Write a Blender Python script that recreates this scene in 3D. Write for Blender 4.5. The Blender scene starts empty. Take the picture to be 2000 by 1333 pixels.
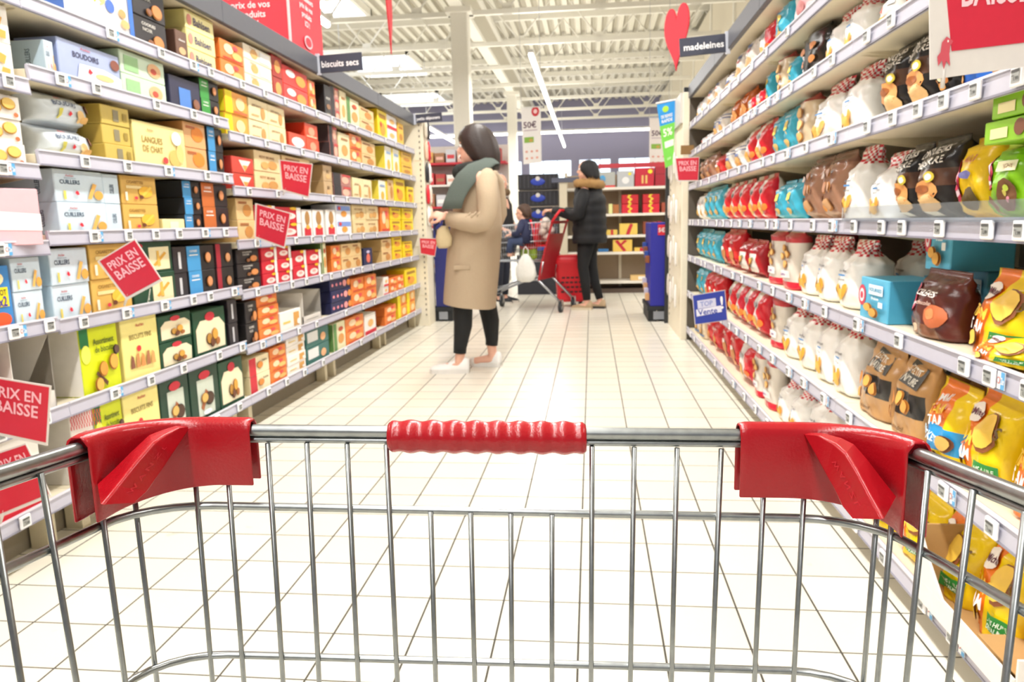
import bpy, bmesh, math, random
from mathutils import Vector, Matrix, noise
random.seed(7)
S=bpy.context.scene; COL=S.collection
# ---------------------------------------------------------------- camera
cam=bpy.data.cameras.new('camera'); co=bpy.data.objects.new('camera',cam); COL.objects.link(co)
cam.sensor_width=36; cam.lens=36*1440/2000; cam.clip_start=.02; cam.clip_end=200
R=Matrix(((0.994134,0.005965,0.107987),(0.105622,0.161158,-0.981260),(-0.023256,0.986911,0.159583)))
co.matrix_world=Matrix.Translation((0,0,1.0))@R.to_4x4()
cam.dof.use_dof=True; cam.dof.focus_distance=.56; cam.dof.aperture_fstop=17
S.camera=co
# ---------------------------------------------------------------- world, exposure
w=bpy.data.worlds.new('store_light'); S.world=w; w.use_nodes=True
bg=w.node_tree.nodes['Background']; bg.inputs[0].default_value=(.93,.96,1,1); bg.inputs[1].default_value=.22
vs=S.view_settings; vs.view_transform='Standard'; vs.look='None'; vs.exposure=.40; vs.gamma=1; vs.use_curve_mapping=False
# large ceiling strip lamps: light of each lamp line (the housings are built further down)
LAMPS=[(-.45,-4.5,4.6),(-.45,.2,4.6),(-.45,4.9,4.6),(-3.9,1,4.6),(-3.9,9,4.6),(3.2,2,4.6),(3.2,9,4.6),(-1.07,22.4,17),(-5.05,26,8),(4,17,6),(-6,16,6)]
LAMP_Z=4.0
for i,(lx,ly,LL) in enumerate(LAMPS):
    ld=bpy.data.lights.new('strip_light','AREA'); ld.shape='RECTANGLE'; ld.size=.14; ld.size_y=LL-.3
    ld.energy=26*LL; ld.color=(1,.97,.93)
    lo=bpy.data.objects.new('strip_light',ld); COL.objects.link(lo); lo.location=(lx,ly,LAMP_Z-.075)
    lo['kind']='structure'
    lu=bpy.data.lights.new('added_uplight','AREA'); lu.shape='RECTANGLE'; lu.size=.10; lu.size_y=LL-.3; lu.energy=4.5*LL; lu.color=(1,.98,.95)  # added fill light above each housing, brightens the roof
    lo=bpy.data.objects.new('added_uplight',lu); COL.objects.link(lo); lo.location=(lx,ly,LAMP_Z+.075); lo.rotation_euler=(math.pi,0,0); lo['kind']='structure'
# ---------------------------------------------------------------- materials
def lin(c): return c/12.92 if c<=.04045 else ((c+.055)/1.055)**2.4
def rgb(h): return tuple(lin(int(h[i:i+2],16)/255) for i in (0,2,4))+(1,)
MATS={}
def mat(h,rough=.5,metal=0,var=.05,name=None,bump=0,scale=40,clear=0):
    key=(h,rough,metal,name)
    if key in MATS: return MATS[key]
    m=bpy.data.materials.new(name or 'colour_'+h); m.use_nodes=True; nt=m.node_tree; b=nt.nodes['Principled BSDF']
    b.inputs['Roughness'].default_value=rough; b.inputs['Metallic'].default_value=metal
    tc=nt.nodes.new('ShaderNodeTexCoord'); n=nt.nodes.new('ShaderNodeTexNoise'); n.inputs['Scale'].default_value=scale
    n.inputs['Detail'].default_value=3
    nt.links.new(tc.outputs['Object'],n.inputs['Vector'])
    mx=nt.nodes.new('ShaderNodeMix'); mx.data_type='RGBA'; c=rgb(h)
    mx.inputs['A'].default_value=tuple(x*(1-var) for x in c[:3])+(1,); mx.inputs['B'].default_value=tuple(min(1,x*(1+var)) for x in c[:3])+(1,)
    nt.links.new(n.outputs['Fac'],mx.inputs['Factor']); nt.links.new(mx.outputs['Result'],b.inputs['Base Color'])
    if bump:
        bp=nt.nodes.new('ShaderNodeBump'); bp.inputs['Strength'].default_value=bump; bp.inputs['Distance'].default_value=.004
        nt.links.new(n.outputs['Fac'],bp.inputs['Height']); nt.links.new(bp.outputs['Normal'],b.inputs['Normal'])
    if clear:
        b.inputs['Transmission Weight'].default_value=clear; b.inputs['IOR'].default_value=1.1
    MATS[key]=m; return m
def emis(h,st,name):
    m=bpy.data.materials.new(name); m.use_nodes=True; nt=m.node_tree; nt.nodes.remove(nt.nodes['Principled BSDF'])
    e=nt.nodes.new('ShaderNodeEmission'); e.inputs[0].default_value=rgb(h); e.inputs[1].default_value=st
    nt.links.new(e.outputs[0],nt.nodes['Material Output'].inputs[0]); return m
def tile_mat():
    m=bpy.data.materials.new('cream_tiles'); m.use_nodes=True; nt=m.node_tree; b=nt.nodes['Principled BSDF']; N=nt.nodes.new; L=nt.links.new
    tc=N('ShaderNodeTexCoord'); mp=N('ShaderNodeMapping'); mp.inputs['Location'].default_value=(.037+.2017*50,-1.634+.188*50,0)
    L(tc.outputs['Object'],mp.inputs['Vector'])
    sx=N('ShaderNodeSeparateXYZ'); L(mp.outputs[0],sx.inputs[0])
    def line(o,step,wd):
        d=N('ShaderNodeMath'); d.operation='DIVIDE'; d.inputs[1].default_value=step; L(o,d.inputs[0])
        f=N('ShaderNodeMath'); f.operation='FRACT'; L(d.outputs[0],f.inputs[0])
        s=N('ShaderNodeMath'); s.operation='SUBTRACT'; s.inputs[1].default_value=.5; L(f.outputs[0],s.inputs[0])
        a=N('ShaderNodeMath'); a.operation='ABSOLUTE'; L(s.outputs[0],a.inputs[0])
        g=N('ShaderNodeMath'); g.operation='GREATER_THAN'; g.inputs[1].default_value=.5-wd/step/2; L(a.outputs[0],g.inputs[0])
        fl=N('ShaderNodeMath'); fl.operation='FLOOR'; L(d.outputs[0],fl.inputs[0]); return g.outputs[0],fl.outputs[0]
    gx,fx=line(sx.outputs[0],.2017,.0052); gy,fy=line(sx.outputs[1],.188,.0044)
    mxx=N('ShaderNodeMath'); mxx.operation='MAXIMUM'; L(gx,mxx.inputs[0]); L(gy,mxx.inputs[1])
    cb=N('ShaderNodeCombineXYZ'); L(fx,cb.inputs[0]); L(fy,cb.inputs[1])
    wn=N('ShaderNodeTexWhiteNoise'); L(cb.outputs[0],wn.inputs['Vector'])
    cr=N('ShaderNodeMix'); cr.data_type='RGBA'; cr.inputs['A'].default_value=rgb('E6E1D2'); cr.inputs['B'].default_value=rgb('EDE9DC'); L(wn.outputs['Value'],cr.inputs['Factor'])
    # scuffs and dirt
    n2=N('ShaderNodeTexNoise'); n2.inputs['Scale'].default_value=9; n2.inputs['Detail'].default_value=8; L(tc.outputs['Object'],n2.inputs['Vector'])
    r2=N('ShaderNodeValToRGB'); r2.color_ramp.elements[0].position=.70; r2.color_ramp.elements[1].position=.78; L(n2.outputs['Fac'],r2.inputs[0])
    n3=N('ShaderNodeTexNoise'); n3.inputs['Scale'].default_value=160; L(tc.outputs['Object'],n3.inputs['Vector'])
    mm=N('ShaderNodeMath'); mm.operation='MULTIPLY'; L(r2.outputs[0],mm.inputs[0]); L(n3.outputs['Fac'],mm.inputs[1])
    dr=N('ShaderNodeMix'); dr.data_type='RGBA'; dr.inputs['B'].default_value=rgb('A29C8C'); L(cr.outputs['Result'],dr.inputs['A']); L(mm.outputs[0],dr.inputs['Factor'])
    gr=N('ShaderNodeMix'); gr.data_type='RGBA'; gr.inputs['B'].default_value=rgb('45423A'); L(dr.outputs['Result'],gr.inputs['A']); L(mxx.outputs[0],gr.inputs['Factor'])
    L(gr.outputs['Result'],b.inputs['Base Color'])
    rr=N('ShaderNodeMath'); rr.operation='MULTIPLY_ADD'; rr.inputs[1].default_value=.5; rr.inputs[2].default_value=.28; L(mxx.outputs[0],rr.inputs[0]); L(rr.outputs[0],b.inputs['Roughness'])
    bp=N('ShaderNodeBump'); bp.invert=True; bp.inputs['Strength'].default_value=.3; bp.inputs['Distance'].default_value=.001; L(mxx.outputs[0],bp.inputs['Height']); L(bp.outputs[0],b.inputs['Normal'])
    return m
# ---------------------------------------------------------------- mesh builder
class MB:
    def __init__(s): s.v=[]; s.f=[]; s.m=[]; s.mi=[]; s.sm=[]
    def mid(s,m):
        if m not in s.m: s.m.append(m)
        return s.m.index(m)
    def add(s,vs,fs,m,smooth=False):
        o=len(s.v); s.v+= [tuple(v) for v in vs]; k=s.mid(m)
        for f in fs: s.f.append(tuple(i+o for i in f)); s.mi.append(k); s.sm.append(smooth)
    def quad(s,a,b,c,d,m): s.add([a,b,c,d],[(0,1,2,3)],m)
    def box(s,x0,y0,z0,x1,y1,z1,m,b=0):
        if x1<x0: x0,x1=x1,x0
        if y1<y0: y0,y1=y1,y0
        if z1<z0: z0,z1=z1,z0
        b=min(b,(x1-x0)/3,(y1-y0)/3,(z1-z0)/3)
        if b<=0:
            s.add([(x,y,z) for x in (x0,x1) for y in (y0,y1) for z in (z0,z1)],[(0,1,3,2),(4,6,7,5),(0,4,5,1),(2,3,7,6),(0,2,6,4),(1,5,7,3)],m); return
        bm=bmesh.new(); bmesh.ops.create_cube(bm,size=1)
        for v in bm.verts: v.co=Vector(((x0+x1)/2+v.co.x*(x1-x0),(y0+y1)/2+v.co.y*(y1-y0),(z0+z1)/2+v.co.z*(z1-z0)))
        bmesh.ops.bevel(bm,geom=bm.edges[:],offset=b,segments=1,affect='EDGES')
        bm.verts.index_update(); s.add([v.co[:] for v in bm.verts],[[v.index for v in f.verts] for f in bm.faces],m); bm.free()
    def loft(s,rings,m,cap=True,smooth=True,closed=True):
        n=len(rings[0]); vs=[p for r in rings for p in r]; fs=[]
        for i in range(len(rings)-1):
            for j in range(n if closed else n-1):
                k=(j+1)%n; fs.append((i*n+j,i*n+k,(i+1)*n+k,(i+1)*n+j))
        if cap and closed: fs.append(tuple(range(n))[::-1]); fs.append(tuple(range((len(rings)-1)*n,len(rings)*n)))
        s.add(vs,fs,m,smooth)
    def tube(s,pts,r,m,n=8,flat=1,cap=True):
        pts=[Vector(p) for p in pts]; rs=r if isinstance(r,(list,tuple)) else [r]*len(pts); rings=[]; up=None
        for i,p in enumerate(pts):
            d=(pts[min(i+1,len(pts)-1)]-pts[max(i-1,0)]).normalized()
            if up is None: up=Vector((0,0,1)) if abs(d.z)<.9 else Vector((0,1,0))
            a=d.cross(up).normalized(); bb=a.cross(d).normalized(); up=bb
            rings.append([p+a*math.cos(t)*rs[i]+bb*math.sin(t)*rs[i]*flat for t in [2*math.pi*j/n for j in range(n)]])
        s.loft(rings,m,cap)
    def ell(s,c,rx,ry,rz,m,n=14,k=10):
        c=Vector(c); rings=[]
        for i in range(k+1):
            a=math.pi*(i+.001)/(k+.002); rings.append([c+Vector((rx*math.sin(a)*math.cos(t),ry*math.sin(a)*math.sin(t),-rz*math.cos(a))) for t in [2*math.pi*j/n for j in range(n)]])
        s.loft(rings,m)
    def prism(s,poly,fn,m,th):   # poly 2D outline, fn(u,v,w)->3D, w in 0..th
        n=len(poly); s.add([fn(a,b,0) for a,b in poly]+[fn(a,b,th) for a,b in poly],[tuple(range(n))[::-1],tuple(range(n,2*n))]+[(i,(i+1)%n,n+(i+1)%n,n+i) for i in range(n)],m)
    def mesh(s,name):
        me=bpy.data.meshes.new(name); me.from_pydata(s.v,[],s.f)
        for m in s.m: me.materials.append(m)
        me.polygons.foreach_set('material_index',s.mi); me.polygons.foreach_set('use_smooth',s.sm); me.update(); return me
    def build(s,name,parent=None,**kw):
        o=bpy.data.objects.new(name,s.mesh(name)); COL.objects.link(o); o.parent=parent
        for k,v in kw.items(): o[k]=v
        return o
def root(name,loc,label,cat,group=None,rz=0):
    o=bpy.data.objects.new(name,None); COL.objects.link(o); o.location=loc; o.rotation_euler=(0,0,rz); o.empty_display_size=.05
    tag(o,label,cat,group); return o
def tag(o,label,cat,group=None):
    o['label']=label; o['category']=cat
    if group: o['group']=group
def struct(o): o['kind']='structure'; return o
TX={}
def glyphs(s):
    if s in TX: return TX[s]
    c=bpy.data.curves.new('t','FONT'); c.body=s; c.size=1; c.offset=.018; c.resolution_u=2; c.align_x='CENTER'
    o=bpy.data.objects.new('t',c); COL.objects.link(o); bpy.context.view_layer.update()
    me=bpy.data.meshes.new_from_object(o.evaluated_get(bpy.context.evaluated_depsgraph_get()))
    v=[(p.co.x,p.co.y-.35) for p in me.vertices]; f=[tuple(p.vertices) for p in me.polygons]
    bpy.data.objects.remove(o); bpy.data.curves.remove(c); bpy.data.meshes.remove(me)
    ws=max(abs(a) for a,b in v)*2 if v else 1
    TX[s]=(v,f,ws); return TX[s]
def decals(mb,P,dec,w,h,off=.0006):
    """P(u,v,o) -> point of the surface lifted by o; dec: list of prints; w,h size of the face"""
    lay=1
    for d in dec:
        k=d[0]; lay+=1; o=off*lay
        if k=='r':
            _,u0,v0,u1,v1,c=d; nu=max(1,int(abs(u1-u0)*10)) ; nv=max(1,int(abs(v1-v0)*10))
            vs=[P(u0+(u1-u0)*i/nu,v0+(v1-v0)*j/nv,o) for j in range(nv+1) for i in range(nu+1)]
            fs=[(j*(nu+1)+i,j*(nu+1)+i+1,(j+1)*(nu+1)+i+1,(j+1)*(nu+1)+i) for j in range(nv) for i in range(nu)]
            mb.add(vs,fs,mat(c),True)
        elif k=='e':
            _,u,v,ru,rv,c=d; n=14; rings=3 if max(ru,rv)>.12 else 1; vs=[P(u,v,o)]; fs=[]
            for q in range(1,rings+1):
                for i in range(n):
                    a=2*math.pi*i/n; vs.append(P(u+ru*q/rings*math.cos(a),v+rv*q/rings*math.sin(a),o))
            for i in range(n): fs.append((0,1+i,1+(i+1)%n))
            for q in range(rings-1):
                for i in range(n): a=1+q*n; fs.append((a+i,a+n+i,a+n+(i+1)%n,a+(i+1)%n))
            mb.add(vs,fs,mat(c),True)
        elif k=='p':
            mb.add([P(u,v,o) for u,v in d[1]],[tuple(range(len(d[1])))],mat(d[2]))
        elif k=='t':
            _,s,u,v,hh,c=d[:6]; mw=d[6] if len(d)>6 else .9; rot=d[7] if len(d)>7 else 0
            vs,fs,ws=glyphs(s); sc=hh*h/.72; sx=min(sc,mw*w/ws); ca,sa=math.cos(rot),math.sin(rot)
            mb.add([P(u+(a*sx*ca-b*sc*sa)/w,v+(a*sx*sa+b*sc*ca)/h,o) for a,b in vs],fs,mat(c))
        elif k=='c':    # biscuit: radius as a fraction of the height
            _,u,v,r,c=d[:5]; c2=d[5] if len(d)>5 else 'B5762F'; ru=r*h/w
            decals(mb,P,[('e',u,v,ru,r,c2),('e',u-ru*.06,v+r*.08,ru*.86,r*.86,c)],w,h,off+off*lay*.6)
# ---------------------------------------------------------------- packages
TAN,DK,CR,RD,WH,YL,OR,BK,GN='E0A050','4A2C1C','F4E3B4','D3203A','F6F4F0','F6D413','F0802A','1C1A1C','1C5A38'
FING=[('p',[(.62,.12),(.70,.10),(.84,.58),(.76,.62)],'E9B45E'),('e',.86,.24,.10,.15,'E2A64C'),('p',[(.36,.28),(.40,.22),(.45,.24),(.43,.33),(.39,.36)],'D8283A')]
COOK=[('c',.66,.55,.24,'DC9A4C'),('c',.8,.3,.2,'C98440')]
BREAD=[('e',.5,.36,.36,.15,'E8A25C'),('e',.58,.23,.30,.11,'F3C98C'),('e',.42,.40,.2,.05,'A85F2C')]
def two(c): return [('r',0,0,.46,1,c),('r',.08,.62,.38,.66,WH),('c',.72,.5,.22,'D99060'),('t','COOKIES',.22,.8,.09,WH,.36)]
D={ # name: kind,(w,h,d),body,side,look,short,prints on the front
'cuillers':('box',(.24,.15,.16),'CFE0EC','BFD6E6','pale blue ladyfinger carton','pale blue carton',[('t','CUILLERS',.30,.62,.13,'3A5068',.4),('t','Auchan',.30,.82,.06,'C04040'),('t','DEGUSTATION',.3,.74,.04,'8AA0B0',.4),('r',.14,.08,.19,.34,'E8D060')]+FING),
'cuilside':('box',(.06,.15,.24),'CFE0EC','BFD6E6','narrow pale blue upright carton','narrow blue carton',[('t','CUILLERS',.5,.5,.10,'3A5068',.8,1.57)]),
'boudoirs':('box',(.26,.16,.12),'A9B6DA','8F9CC6','lilac blue sponge finger carton','lilac carton',[('t','BOUDOIRS',.42,.70,.14,'3C3A5C',.42),('t','Auchan',.42,.88,.06,'C04040'),('p',[(.25,.1),(1,.05),(1,.4),(.7,.52),(.3,.5)],'F3F3F8'),('e',.9,.72,.08,.14,'8A5040'),('e',.7,.3,.16,.08,'EFCB8C'),('p',[(.42,.34),(.46,.30),(.50,.36),(.45,.44)],'D8283A')]),
'mintbox':('box',(.22,.08,.12),'CFE3CB','BAD0B4','mint green biscuit box','mint box',[('r',.08,.15,.38,.8,'9CC890'),('e',.74,.5,.16,.32,'E8B888'),('e',.72,.45,.07,.14,'C4503C')]),
'bluedark':('box',(.2,.14,.16),'2B2C48','23243A','navy and blue cookie box','navy box',[('r',.28,.05,.66,.7,'5286D0'),('c',.82,.3,.16,'8E5E4A')]),
'greencookie':('box',(.16,.08,.16),BK,'2C3A28','black and green cookie box','green cookie box',two('3E9A44')),
'bluecookie':('box',(.16,.08,.2),BK,'20242C','black and blue cookie box','blue cookie box',two('3F93CC')),
'orangecookie':('box',(.2,.09,.2),BK,'241C18','black and orange cookie box','orange cookie box',two('C4682C')),
'redblack':('box',(.13,.1,.18),BK,'3A1418','black and dark red cookie box','dark red cookie box',[('r',0,0,.25,1,'A01C30'),('c',.65,.4,.2,'C48C60')]),
'blackcookie':('box',(.14,.1,.2),'242024','181618','black chocolate biscuit box','black biscuit box',[('t','COOKIES',.45,.8,.1,'E8E4DC',.7),('t','NOIR',.4,.62,.12,'C8C4BC'),('c',.7,.3,.24,'D98C50'),('c',.45,.2,.12,'8C5A3C')]),
'blackpack':('box',(.1,.22,.14),'242024','181618','tall black wafer pack','black pack',[('r',.2,.1,.8,.15,'A09888'),('t','NOIR',.5,.6,.08,'E0DCD4'),('e',.5,.35,.3,.08,'9A7050')]),
'blackside':('box',(.14,.09,.22),'28242A','1E1A20','plain black box turned sideways','plain black box',[('r',.35,.15,.55,.8,'C8C8CC')]),
'brownpack':('box',(.1,.2,.14),'6A4A3A','4E3428','brown chocolate biscuit pack','brown pack',[('e',.5,.35,.3,.12,'E0B080'),('t','choco',.5,.7,.08,WH)]),
'sak':('box',(.24,.08,.14),'F2E6A0','E0D488','cream and yellow biscuit pack','cream yellow pack',[('t','Bahlsen',.55,.5,.42,'4A4470',.8),('e',.12,.5,.08,.3,'E09080')]),
'orangepack':('box',(.15,.1,.14),'EF8436','D86E28','orange biscuit pack','orange pack',[('e',.35,.6,.2,.25,'F9D9B0'),('e',.7,.35,.22,.2,'F6C070'),('r',.1,.08,.9,.16,'D8452C'),('e',.62,.75,.12,.12,'E84A50')]),
'orangetan':('box',(.15,.13,.14),'E2AC74','C98E58','tan and orange biscuit box','tan orange box',[('e',.6,.55,.28,.3,'E98A2C'),('r',.1,.75,.5,.85,'B06030')]),
'yelorange':('box',(.14,.12,.14),'F4A63C','E0D020','yellow and orange biscuit pack','yellow orange pack',[('r',0,0,.3,1,'F4E010'),('e',.65,.5,.2,.3,'F8D8A0'),('r',.35,.05,.95,.15,'E86A3C')]),
'redorange':('box',(.2,.11,.2),'E4502C','C8381C','bright orange red carton','orange red carton',[('e',.5,.5,.25,.3,'F2A080'),('r',.1,.1,.9,.2,'F4C4A0')]),
'redcookie':('box',(.12,.1,.14),'A83428','8C2420','dark red biscuit pack','dark red pack',[('e',.5,.5,.3,.3,'EDA35C')]),
'redcone':('box',(.16,.12,.14),'CC4638','A83028','red wafer cone box','red cone box',[('p',[(.3,.8),(.85,.8),(.55,.1)],'F2E8DC'),('p',[(.45,.5),(.7,.5),(.56,.12)],'E8A050')]),
'redsmall':('box',(.14,.12,.1),'E2543C','C03C28','small red and white box','small red box',[('e',.5,.5,.38,.3,'F6F0EC')]),
'redwhite':('box',(.2,.13,.14),'DE3A34','C02C2C','red and white biscuit pack','red white pack',[('e',.3,.65,.18,.2,'F4E4E0'),('e',.7,.45,.2,.3,'F2A04C')]),
'redpack':('box',(.13,.12,.16),'D42438','B01C2C','red and white rusk pack','red rusk pack',[('e',.5,.45,.3,.22,'F4E4DC'),('e',.5,.5,.14,.1,'E8A8A0'),('r',.82,0,1,1,'F4F0EC'),('e',.7,.92,.14,.1,'F4C020')]),
'whitered':('box',(.16,.2,.14),'F4F0EA','E4DED4','white and red biscuit pack','white red pack',[('r',0,0,1,.22,'D8283A'),('e',.5,.55,.25,.18,'EBB870')]),
'creampack':('box',(.1,.16,.12),'EFE0B4','DCCB9C','cream biscuit pack','cream pack',[('e',.5,.4,.28,.2,'DDA058'),('r',.2,.75,.8,.82,'A87848')]),
'creambox':('box',(.22,.12,.16),'F1DFB0','DEC890','cream butter biscuit carton','cream carton',[('t','petit beurre',.4,.72,.13,'9A7850',.6),('e',.72,.4,.12,.3,'CF9A58'),('r',.1,.2,.5,.26,'C8A870')]),
'creampetit':('box',(.22,.09,.16),'F6EAD0','E8D8B4','off-white butter biscuit carton','off-white carton',[('e',.35,.5,.13,.32,'E0AC68'),('r',.55,.15,.92,.85,'FAFAFA'),('t','beurre',.3,.86,.13,'A08050',.5)]),
'creamlow':('box',(.18,.06,.12),'F3E7AC','E4D690','low cream carton','low cream carton',[('r',.3,.2,.7,.8,'F8F2CC')]),
'creamred':('box',(.16,.12,.16),'F2E4BC','E0D0A0','cream and red biscuit box','cream red box',[('r',0,0,.32,1,'CC2838'),('c',.5,.5,.2,'D88838'),('t','Sable',.75,.7,.12,'706040',.4)]),
'tanbox':('box',(.2,.11,.16),'E3C48C','CDAA70','tan biscuit carton','tan carton',[('e',.6,.45,.25,.28,'C88A44'),('r',.1,.75,.6,.86,'A06838')]),
'tanpetit':('box',(.2,.11,.16),'EBD3A0','D4B880','pale tan butter biscuit carton','pale tan carton',[('t','PETIT BEURRE',.45,.7,.12,'9A6C3C',.7),('e',.65,.35,.18,.22,'D09A54'),('e',.35,.3,.14,.18,'DCAA64')]),
'greencream':('box',(.14,.2,.14),'E8E2B8','5E8A48','green and cream biscuit pack','green cream pack',[('r',0,0,.25,1,'5C8C4C'),('e',.6,.4,.25,.18,'D89850'),('e',.6,.75,.2,.08,'C05030')]),
'greengold':('box',(.26,.12,.16),'17442E','123524','dark green box with golden twists','dark green box',[('r',.42,.08,.92,.82,'E9DCB2'),('p',[(.5,.25),(.56,.2),(.85,.6),(.8,.66)],'D8A038'),('p',[(.6,.2),(.68,.2),(.66,.7),(.6,.7)],'E4B450'),('e',.2,.88,.08,.08,'C83040'),('t','Cigarettes',.3,.3,.08,'E8E4D0',.3,1.2)]),
'greenassort':('box',(.24,.17,.1),'14482F','0F3522','green and cream assorted biscuit box','green assortment box',[('p',[(.06,.1),(.94,.1),(.96,.6),(.8,.78),(.2,.78),(.06,.6)],'EFE2C0'),('e',.5,.84,.15,.1,'C8283A'),('c',.42,.35,.13,'B98838',DK),('c',.6,.42,.14,'D8A040'),('c',.5,.26,.11,'6A3C24',DK),('c',.66,.26,.09,'A86838')]),
'greencase':('box',(.22,.28,.14),'123C2A','0E2E20','dark green tin style biscuit case','dark green case',[('r',.22,.08,.8,.78,'C9D2C4'),('e',.5,.85,.2,.08,'D0283C'),('p',[(.3,.25),(.38,.18),(.6,.5),(.5,.58)],'A8643C'),('c',.6,.38,.13,'4A3020','2A1810'),('c',.42,.42,.1,'D8B060'),('e',.5,.14,.15,.05,'F0F0F0')]),
'squarecookie':('box',(.3,.2,.14),'FBF6EE','E6D8C4','white box printed with square cookies','square cookie box',[('r',-.0,.42,.36,.66,'D8203C'),('t','mbly',.17,.54,.14,WH,.3),('p',[(.35,.15),(.52,.05),(.58,.3),(.42,.4)],'DDA040'),('p',[(.62,.5),(.8,.42),(.86,.66),(.68,.74)],'E3AC4C'),('p',[(.3,.72),(.48,.68),(.5,.92),(.34,.95)],'D89C3C'),('p',[(.7,.12),(.88,.1),(.9,.32),(.74,.34)],'E3AC4C')]),
'roundcookie':('box',(.3,.14,.14),'FBF6EE','D8C8B0','white box printed with round cookies','round cookie box',[('r',0,.35,.36,.8,'D8203C'),('t','mbly',.17,.58,.2,WH,.3),('c',.55,.42,.26,'E8C060','D09A38'),('c',.78,.62,.26,'EEC868','D09A38'),('e',.9,.2,.04,.1,'C07040')]),
'mustard':('box',(.2,.07,.2),'CDB458','B89C44','mustard yellow carton','mustard carton',[('r',.4,.2,.6,.8,'8C8468'),('r',.75,.3,.9,.7,'A08838')]),
'langues':('box',(.3,.14,.18),'F4E49C','DCC878','pale yellow cat tongue biscuit box','pale yellow box',[('t','LANGUES',.33,.62,.14,'A08440',.45),('t','DE CHAT',.33,.42,.14,'A08440',.45),('t','Auchan',.3,.84,.06,'B08050'),('e',.75,.28,.12,.2,'E8BC68'),('e',.86,.4,.08,.22,'F0CC80'),('e',.8,.75,.1,.16,'FAF8F4'),('e',.54,.2,.05,.08,'D04040')]),
'cigarettes':('box',(.2,.12,.18),'D9AE58','BE9040','golden tan rolled wafer carton','golden tan carton',[('t','CIGARETTES',.38,.78,.1,'96702C',.55),('r',.12,.55,.55,.65,'EED79A'),('e',.66,.45,.2,.2,'F0B838'),('p',[(.5,.3),(.56,.25),(.85,.6),(.8,.66)],'F4C850'),('e',.52,.26,.06,.07,'6A3820'),('e',.36,.22,.05,.06,'D83848'),('r',.06,.12,.12,.42,'F0E8D0')]),
'pinkbox':('box',(.26,.18,.2),'F2BCC4','D898A4','pink biscuit box with white band','pink box',[('p',[(.25,.3),(1,.25),(1,.55),(.3,.65)],'FBF0F2'),('e',.3,.8,.2,.1,'C890A0'),('r',.1,.1,.2,.4,'A06878')]),
'openwhite':('box',(.11,.14,.2),'F4F2EE','E8E4DE','white shelf tray with red packs','white red tray',[('r',.15,.05,.85,.35,'D22838'),('e',.5,.7,.25,.25,'B0844C'),('e',.5,.38,.2,.08,'F0B040')]),
'whiteblue':('box',(.16,.12,.14),'EEF0F6','D8DCE8','white and blue biscuit pack','white blue pack',[('r',.05,.6,.95,.9,'7C9ADC'),('e',.5,.4,.2,.2,'EBA040'),('e',.2,.75,.1,.12,'D04040')]),
'whiteyellow':('box',(.18,.18,.14),'F6F2E0','EBD84C','white and yellow biscuit pack','white yellow pack',[('r',.8,0,1,1,'F0D820'),('e',.4,.3,.2,.2,'E8B848'),('r',.1,.7,.7,.8,'90A8C8')]),
'yellowpack':('box',(.15,.14,.14),'F2D41C','DCBC10','bright yellow biscuit pack','yellow pack',[('e',.5,.35,.28,.22,'E89C38'),('r',.15,.72,.85,.86,'A87820'),('e',.3,.5,.1,.1,'C04030')]),
'goldpack':('box',(.14,.2,.14),'EDC044','D0A030','tall golden biscuit pack','golden pack',[('e',.5,.4,.3,.15,'C88830'),('r',.15,.75,.85,.85,'A86C20')]),
'pinkpack':('box',(.1,.16,.12),'B88078','3A2E30','dark and pink wafer pack','dark pink pack',[('r',0,0,.4,1,'302C30'),('e',.65,.5,.2,.3,'F0B8A0'),('r',.5,.8,.95,.95,'D04848')]),
'lot':('box',(.24,.26,.1),'3C86C8','2C6CB0','blue box with yellow two-pack flash','blue yellow box',[('r',.55,.35,.9,.66,'F4DC20'),('t','LOT',.72,.58,.09,'303030',.3),('t','x2',.72,.44,.16,'3830A0',.3),('e',.5,.8,.3,.12,'F0D8A8'),('e',.6,.15,.3,.12,'E85828')]),
'navypack':('box',(.14,.12,.14),'1E2850','161E40','navy biscuit pack','navy pack',[('e',.5,.45,.22,.25,'E0705C'),('e',.5,.8,.2,.08,'C8C0E0')]),
'navydots':('box',(.2,.1,.2),'1E2454','181C44','navy box with pink dots','navy dotted box',[('e',.12+.19*i,.5,.05,.14,'E88C98') for i in range(3)]+[('e',.7,.5,.1,.3,'F0A0A0'),('e',.9,.5,.09,.3,'F0903C')]),
'kraftbox':('box',(.2,.14,.14),'C8AA80','A88A60','brown kraft biscuit pack','kraft pack',[('t','BIO',.5,.6,.2,'7A5C38'),('e',.5,.3,.25,.15,'DDB47C')]),
'pinkbag':('box',(.2,.2,.12),'D8A890','A06040','brown and red biscuit pack','brown red pack',[('r',0,.5,1,.75,'C03C30'),('e',.5,.25,.3,.15,'DDA468')]),
'lime':('box',(.24,.24,.1),'D6E010','ECE8E0','lime yellow assorted biscuit box','lime yellow box',[('r',0,.72,.22,1,'14743C'),('e',.12,.62,.12,.14,'E4E860'),('t','Assortiment',.6,.78,.09,'4A5A18',.55),('t','de biscuits',.6,.66,.09,'4A5A18',.5),('c',.5,.35,.12,'D8983C'),('c',.78,.42,.13,'E0A848'),('p',[(.3,.3),(.34,.34),(.6,.14),(.56,.08)],'5A3420'),('c',.86,.6,.08,'5A4038','3A2820'),('c',.32,.14,.11,'E2B050')]),
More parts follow.
